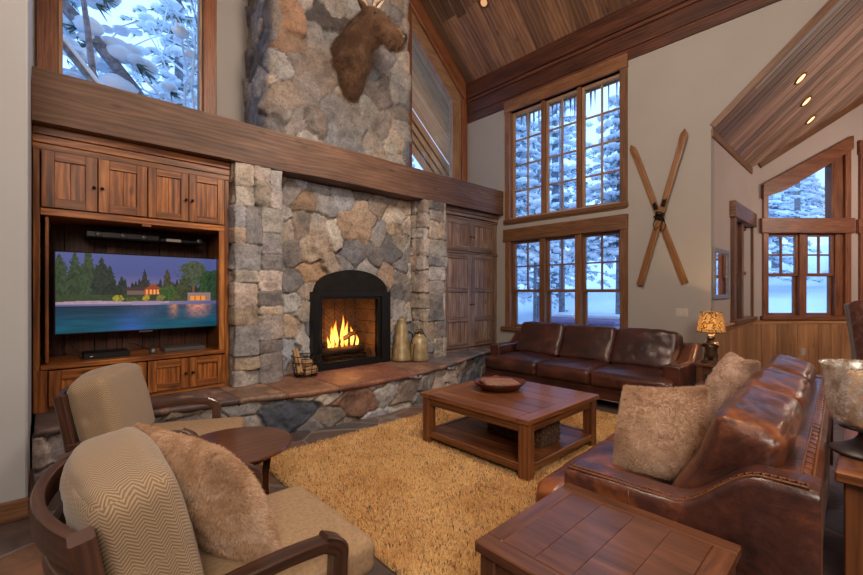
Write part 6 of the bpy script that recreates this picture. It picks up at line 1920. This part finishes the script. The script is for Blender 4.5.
# roof overhang outside the gable and the eave above the upper window, with icicles
m = MB((5.5, 6.8, 6.2)); R = random.Random(4)
for k in range(9):
    y = 5.96 + k * .16
    m.bar((8.2, y + .08, ceil_z(8.2) + .04), (2.6, y + .08, ceil_z(2.6) + .04), .155, .04, tone=R.random())
for k in range(4): m.bar((8.6, 7.44, ceil_z(8.6) - .12 - k * .24), (2.6, 7.44, ceil_z(2.6) - .12 - k * .24), .04, .235, tone=R.random())
o = m.build('roof_overhang', M['ext']); o['kind'] = 'structure'
m = MB((7.2, 3.6, 5.3)); m.bx(6.6, 7.25, 1.7, 5.94, 5.25, 5.33, .005); m.bx(7.25, 7.29, 1.7, 5.94, 5.12, 5.36, .004); o = m.build('roof_eave', M['ext']); o['kind'] = 'structure'
R = random.Random(14); ic = None; k = 0; y = 2.45
while y < 5.5:
    L_ = R.uniform(.25, .85); r = R.uniform(.012, .024)
    if ic is None:
        m = MB(); m.tube([(0, 0, 0), (.002, 0, -.3), (-.002, .001, -.7), (0, 0, -1)], [1, .75, .4, .05], 8); m.v = [(a * (1 if abs(a) > .5 else 1), b, c) for a, b, c in m.v]
        m.v = [(a * .02, b * .02, c) for a, b, c in m.v]
        ic = m.build('icicle', M['ice'], smooth=True); o = ic
    else: o = ic.copy(); COL.objects.link(o)
    o.location = (7.27, y, 5.13); o.scale = (r / .02, r / .02, L_)
    tag(o, 'icicle hanging from the eave outside the upper grid window', 'icicle', 'icicles along the eave'); y += R.uniform(.07, .16)

# ================================================================== light
W = bpy.data.worlds.new('World'); bpy.context.scene.world = W; W.use_nodes = True
nt = W.node_tree; bg = nt.nodes['Background']
tc = nt.nodes.new('ShaderNodeTexCoord'); sp = nt.nodes.new('ShaderNodeSeparateXYZ'); rp = nt.nodes.new('ShaderNodeValToRGB')
nt.links.new(tc.outputs['Generated'], sp.inputs[0]); nt.links.new(sp.outputs[2], rp.inputs[0]); nt.links.new(rp.outputs[0], bg.inputs[0])
rp.color_ramp.elements[0].color = (.36, .60, 1., 1); rp.color_ramp.elements[1].color = (.30, .54, 1., 1); bg.inputs[1].default_value = 2.35


def area(name, loc, target, size, power, col):
    l = bpy.data.lights.new(name, 'AREA'); l.shape = 'DISK'; l.size = size; l.energy = power; l.color = col
    o = bpy.data.objects.new(name, l); COL.objects.link(o); o.location = loc
    o.rotation_euler = (V(target) - V(loc)).to_track_quat('-Z', 'Y').to_euler(); return o


def point(name, loc, power, col, r=.05):
    l = bpy.data.lights.new(name, 'POINT'); l.energy = power; l.color = col; l.shadow_soft_size = r
    o = bpy.data.objects.new(name, l); COL.objects.link(o); o.location = loc; return o


def spot(name, loc, target, power, col, ang=70, r=.06, blend=.6):
    l = bpy.data.lights.new(name, 'SPOT'); l.energy = power; l.color = col; l.spot_size = radians(ang); l.shadow_soft_size = r; l.spot_blend = blend
    o = bpy.data.objects.new(name, l); COL.objects.link(o); o.location = loc
    o.rotation_euler = (V(target) - V(loc)).to_track_quat('-Z', 'Y').to_euler(); return o


WARM = (1, .84, .68)
point('fill_light_main', (2.3, 1.5, 4.9), 380, WARM, .5)  # added fill in mid-air, no fixture; brightens the room and plank ceiling
area('fill_light_rear', (-1.2, -2.2, 4.2), (2.6, 3.0, 1.2), 2.4, 250, (1, .88, .76))  # unseen fill disc added behind the camera
point('fill_light_alcove', (8.6, -1.7, 3.2), 170, (1, .8, .68), .3)  # added fill out of view, lifts the alcove walls and boards
spot('stone_spot', (3.2, 2.6, 6.2), (3.1, 5.1, 4.6), 80, (1, .88, .74), 60)
spot('sofa_spot', (2.6, -.6, 5.2), (3.0, .9, .6), 130, (1, .66, .36), 50)
spot('hearth_spot', (2.4, 1.2, 4.6), (3.0, 5.0, 1.4), 230, (1, .92, .82), 60)
point('lamp_glow', tuple(LP + V((0, 0, .50))), 65, (1, .62, .26), .04)
point('fire_glow', (3.2, 5.25, .85), 8, (1, .42, .10), .10)

# ================================================================== camera
cd_ = bpy.data.cameras.new('camera'); cam = bpy.data.objects.new('camera', cd_); COL.objects.link(cam)
cam.location = (0, 0, CAM_H); cam.rotation_euler = (pi / 2, 0, radians(46.9 - 90)); cd_.sensor_width = 36; cd_.lens = 415 / 863 * 36; cd_.shift_y = 3.5 / 863; cd_.clip_start = .05; cd_.clip_end = 300
sc = bpy.context.scene; sc.camera = cam
sc.view_settings.view_transform = 'Standard'
sc.view_settings.look = 'None'
sc.view_settings.exposure = 0.12
sc.cycles.max_bounces = 8; sc.cycles.diffuse_bounces = 4; sc.cycles.glossy_bounces = 3; sc.cycles.transparent_max_bounces = 16; sc.cycles.caustics_reflective = False; sc.cycles.caustics_refractive = False
sc.cycles.sample_clamp_indirect = 6
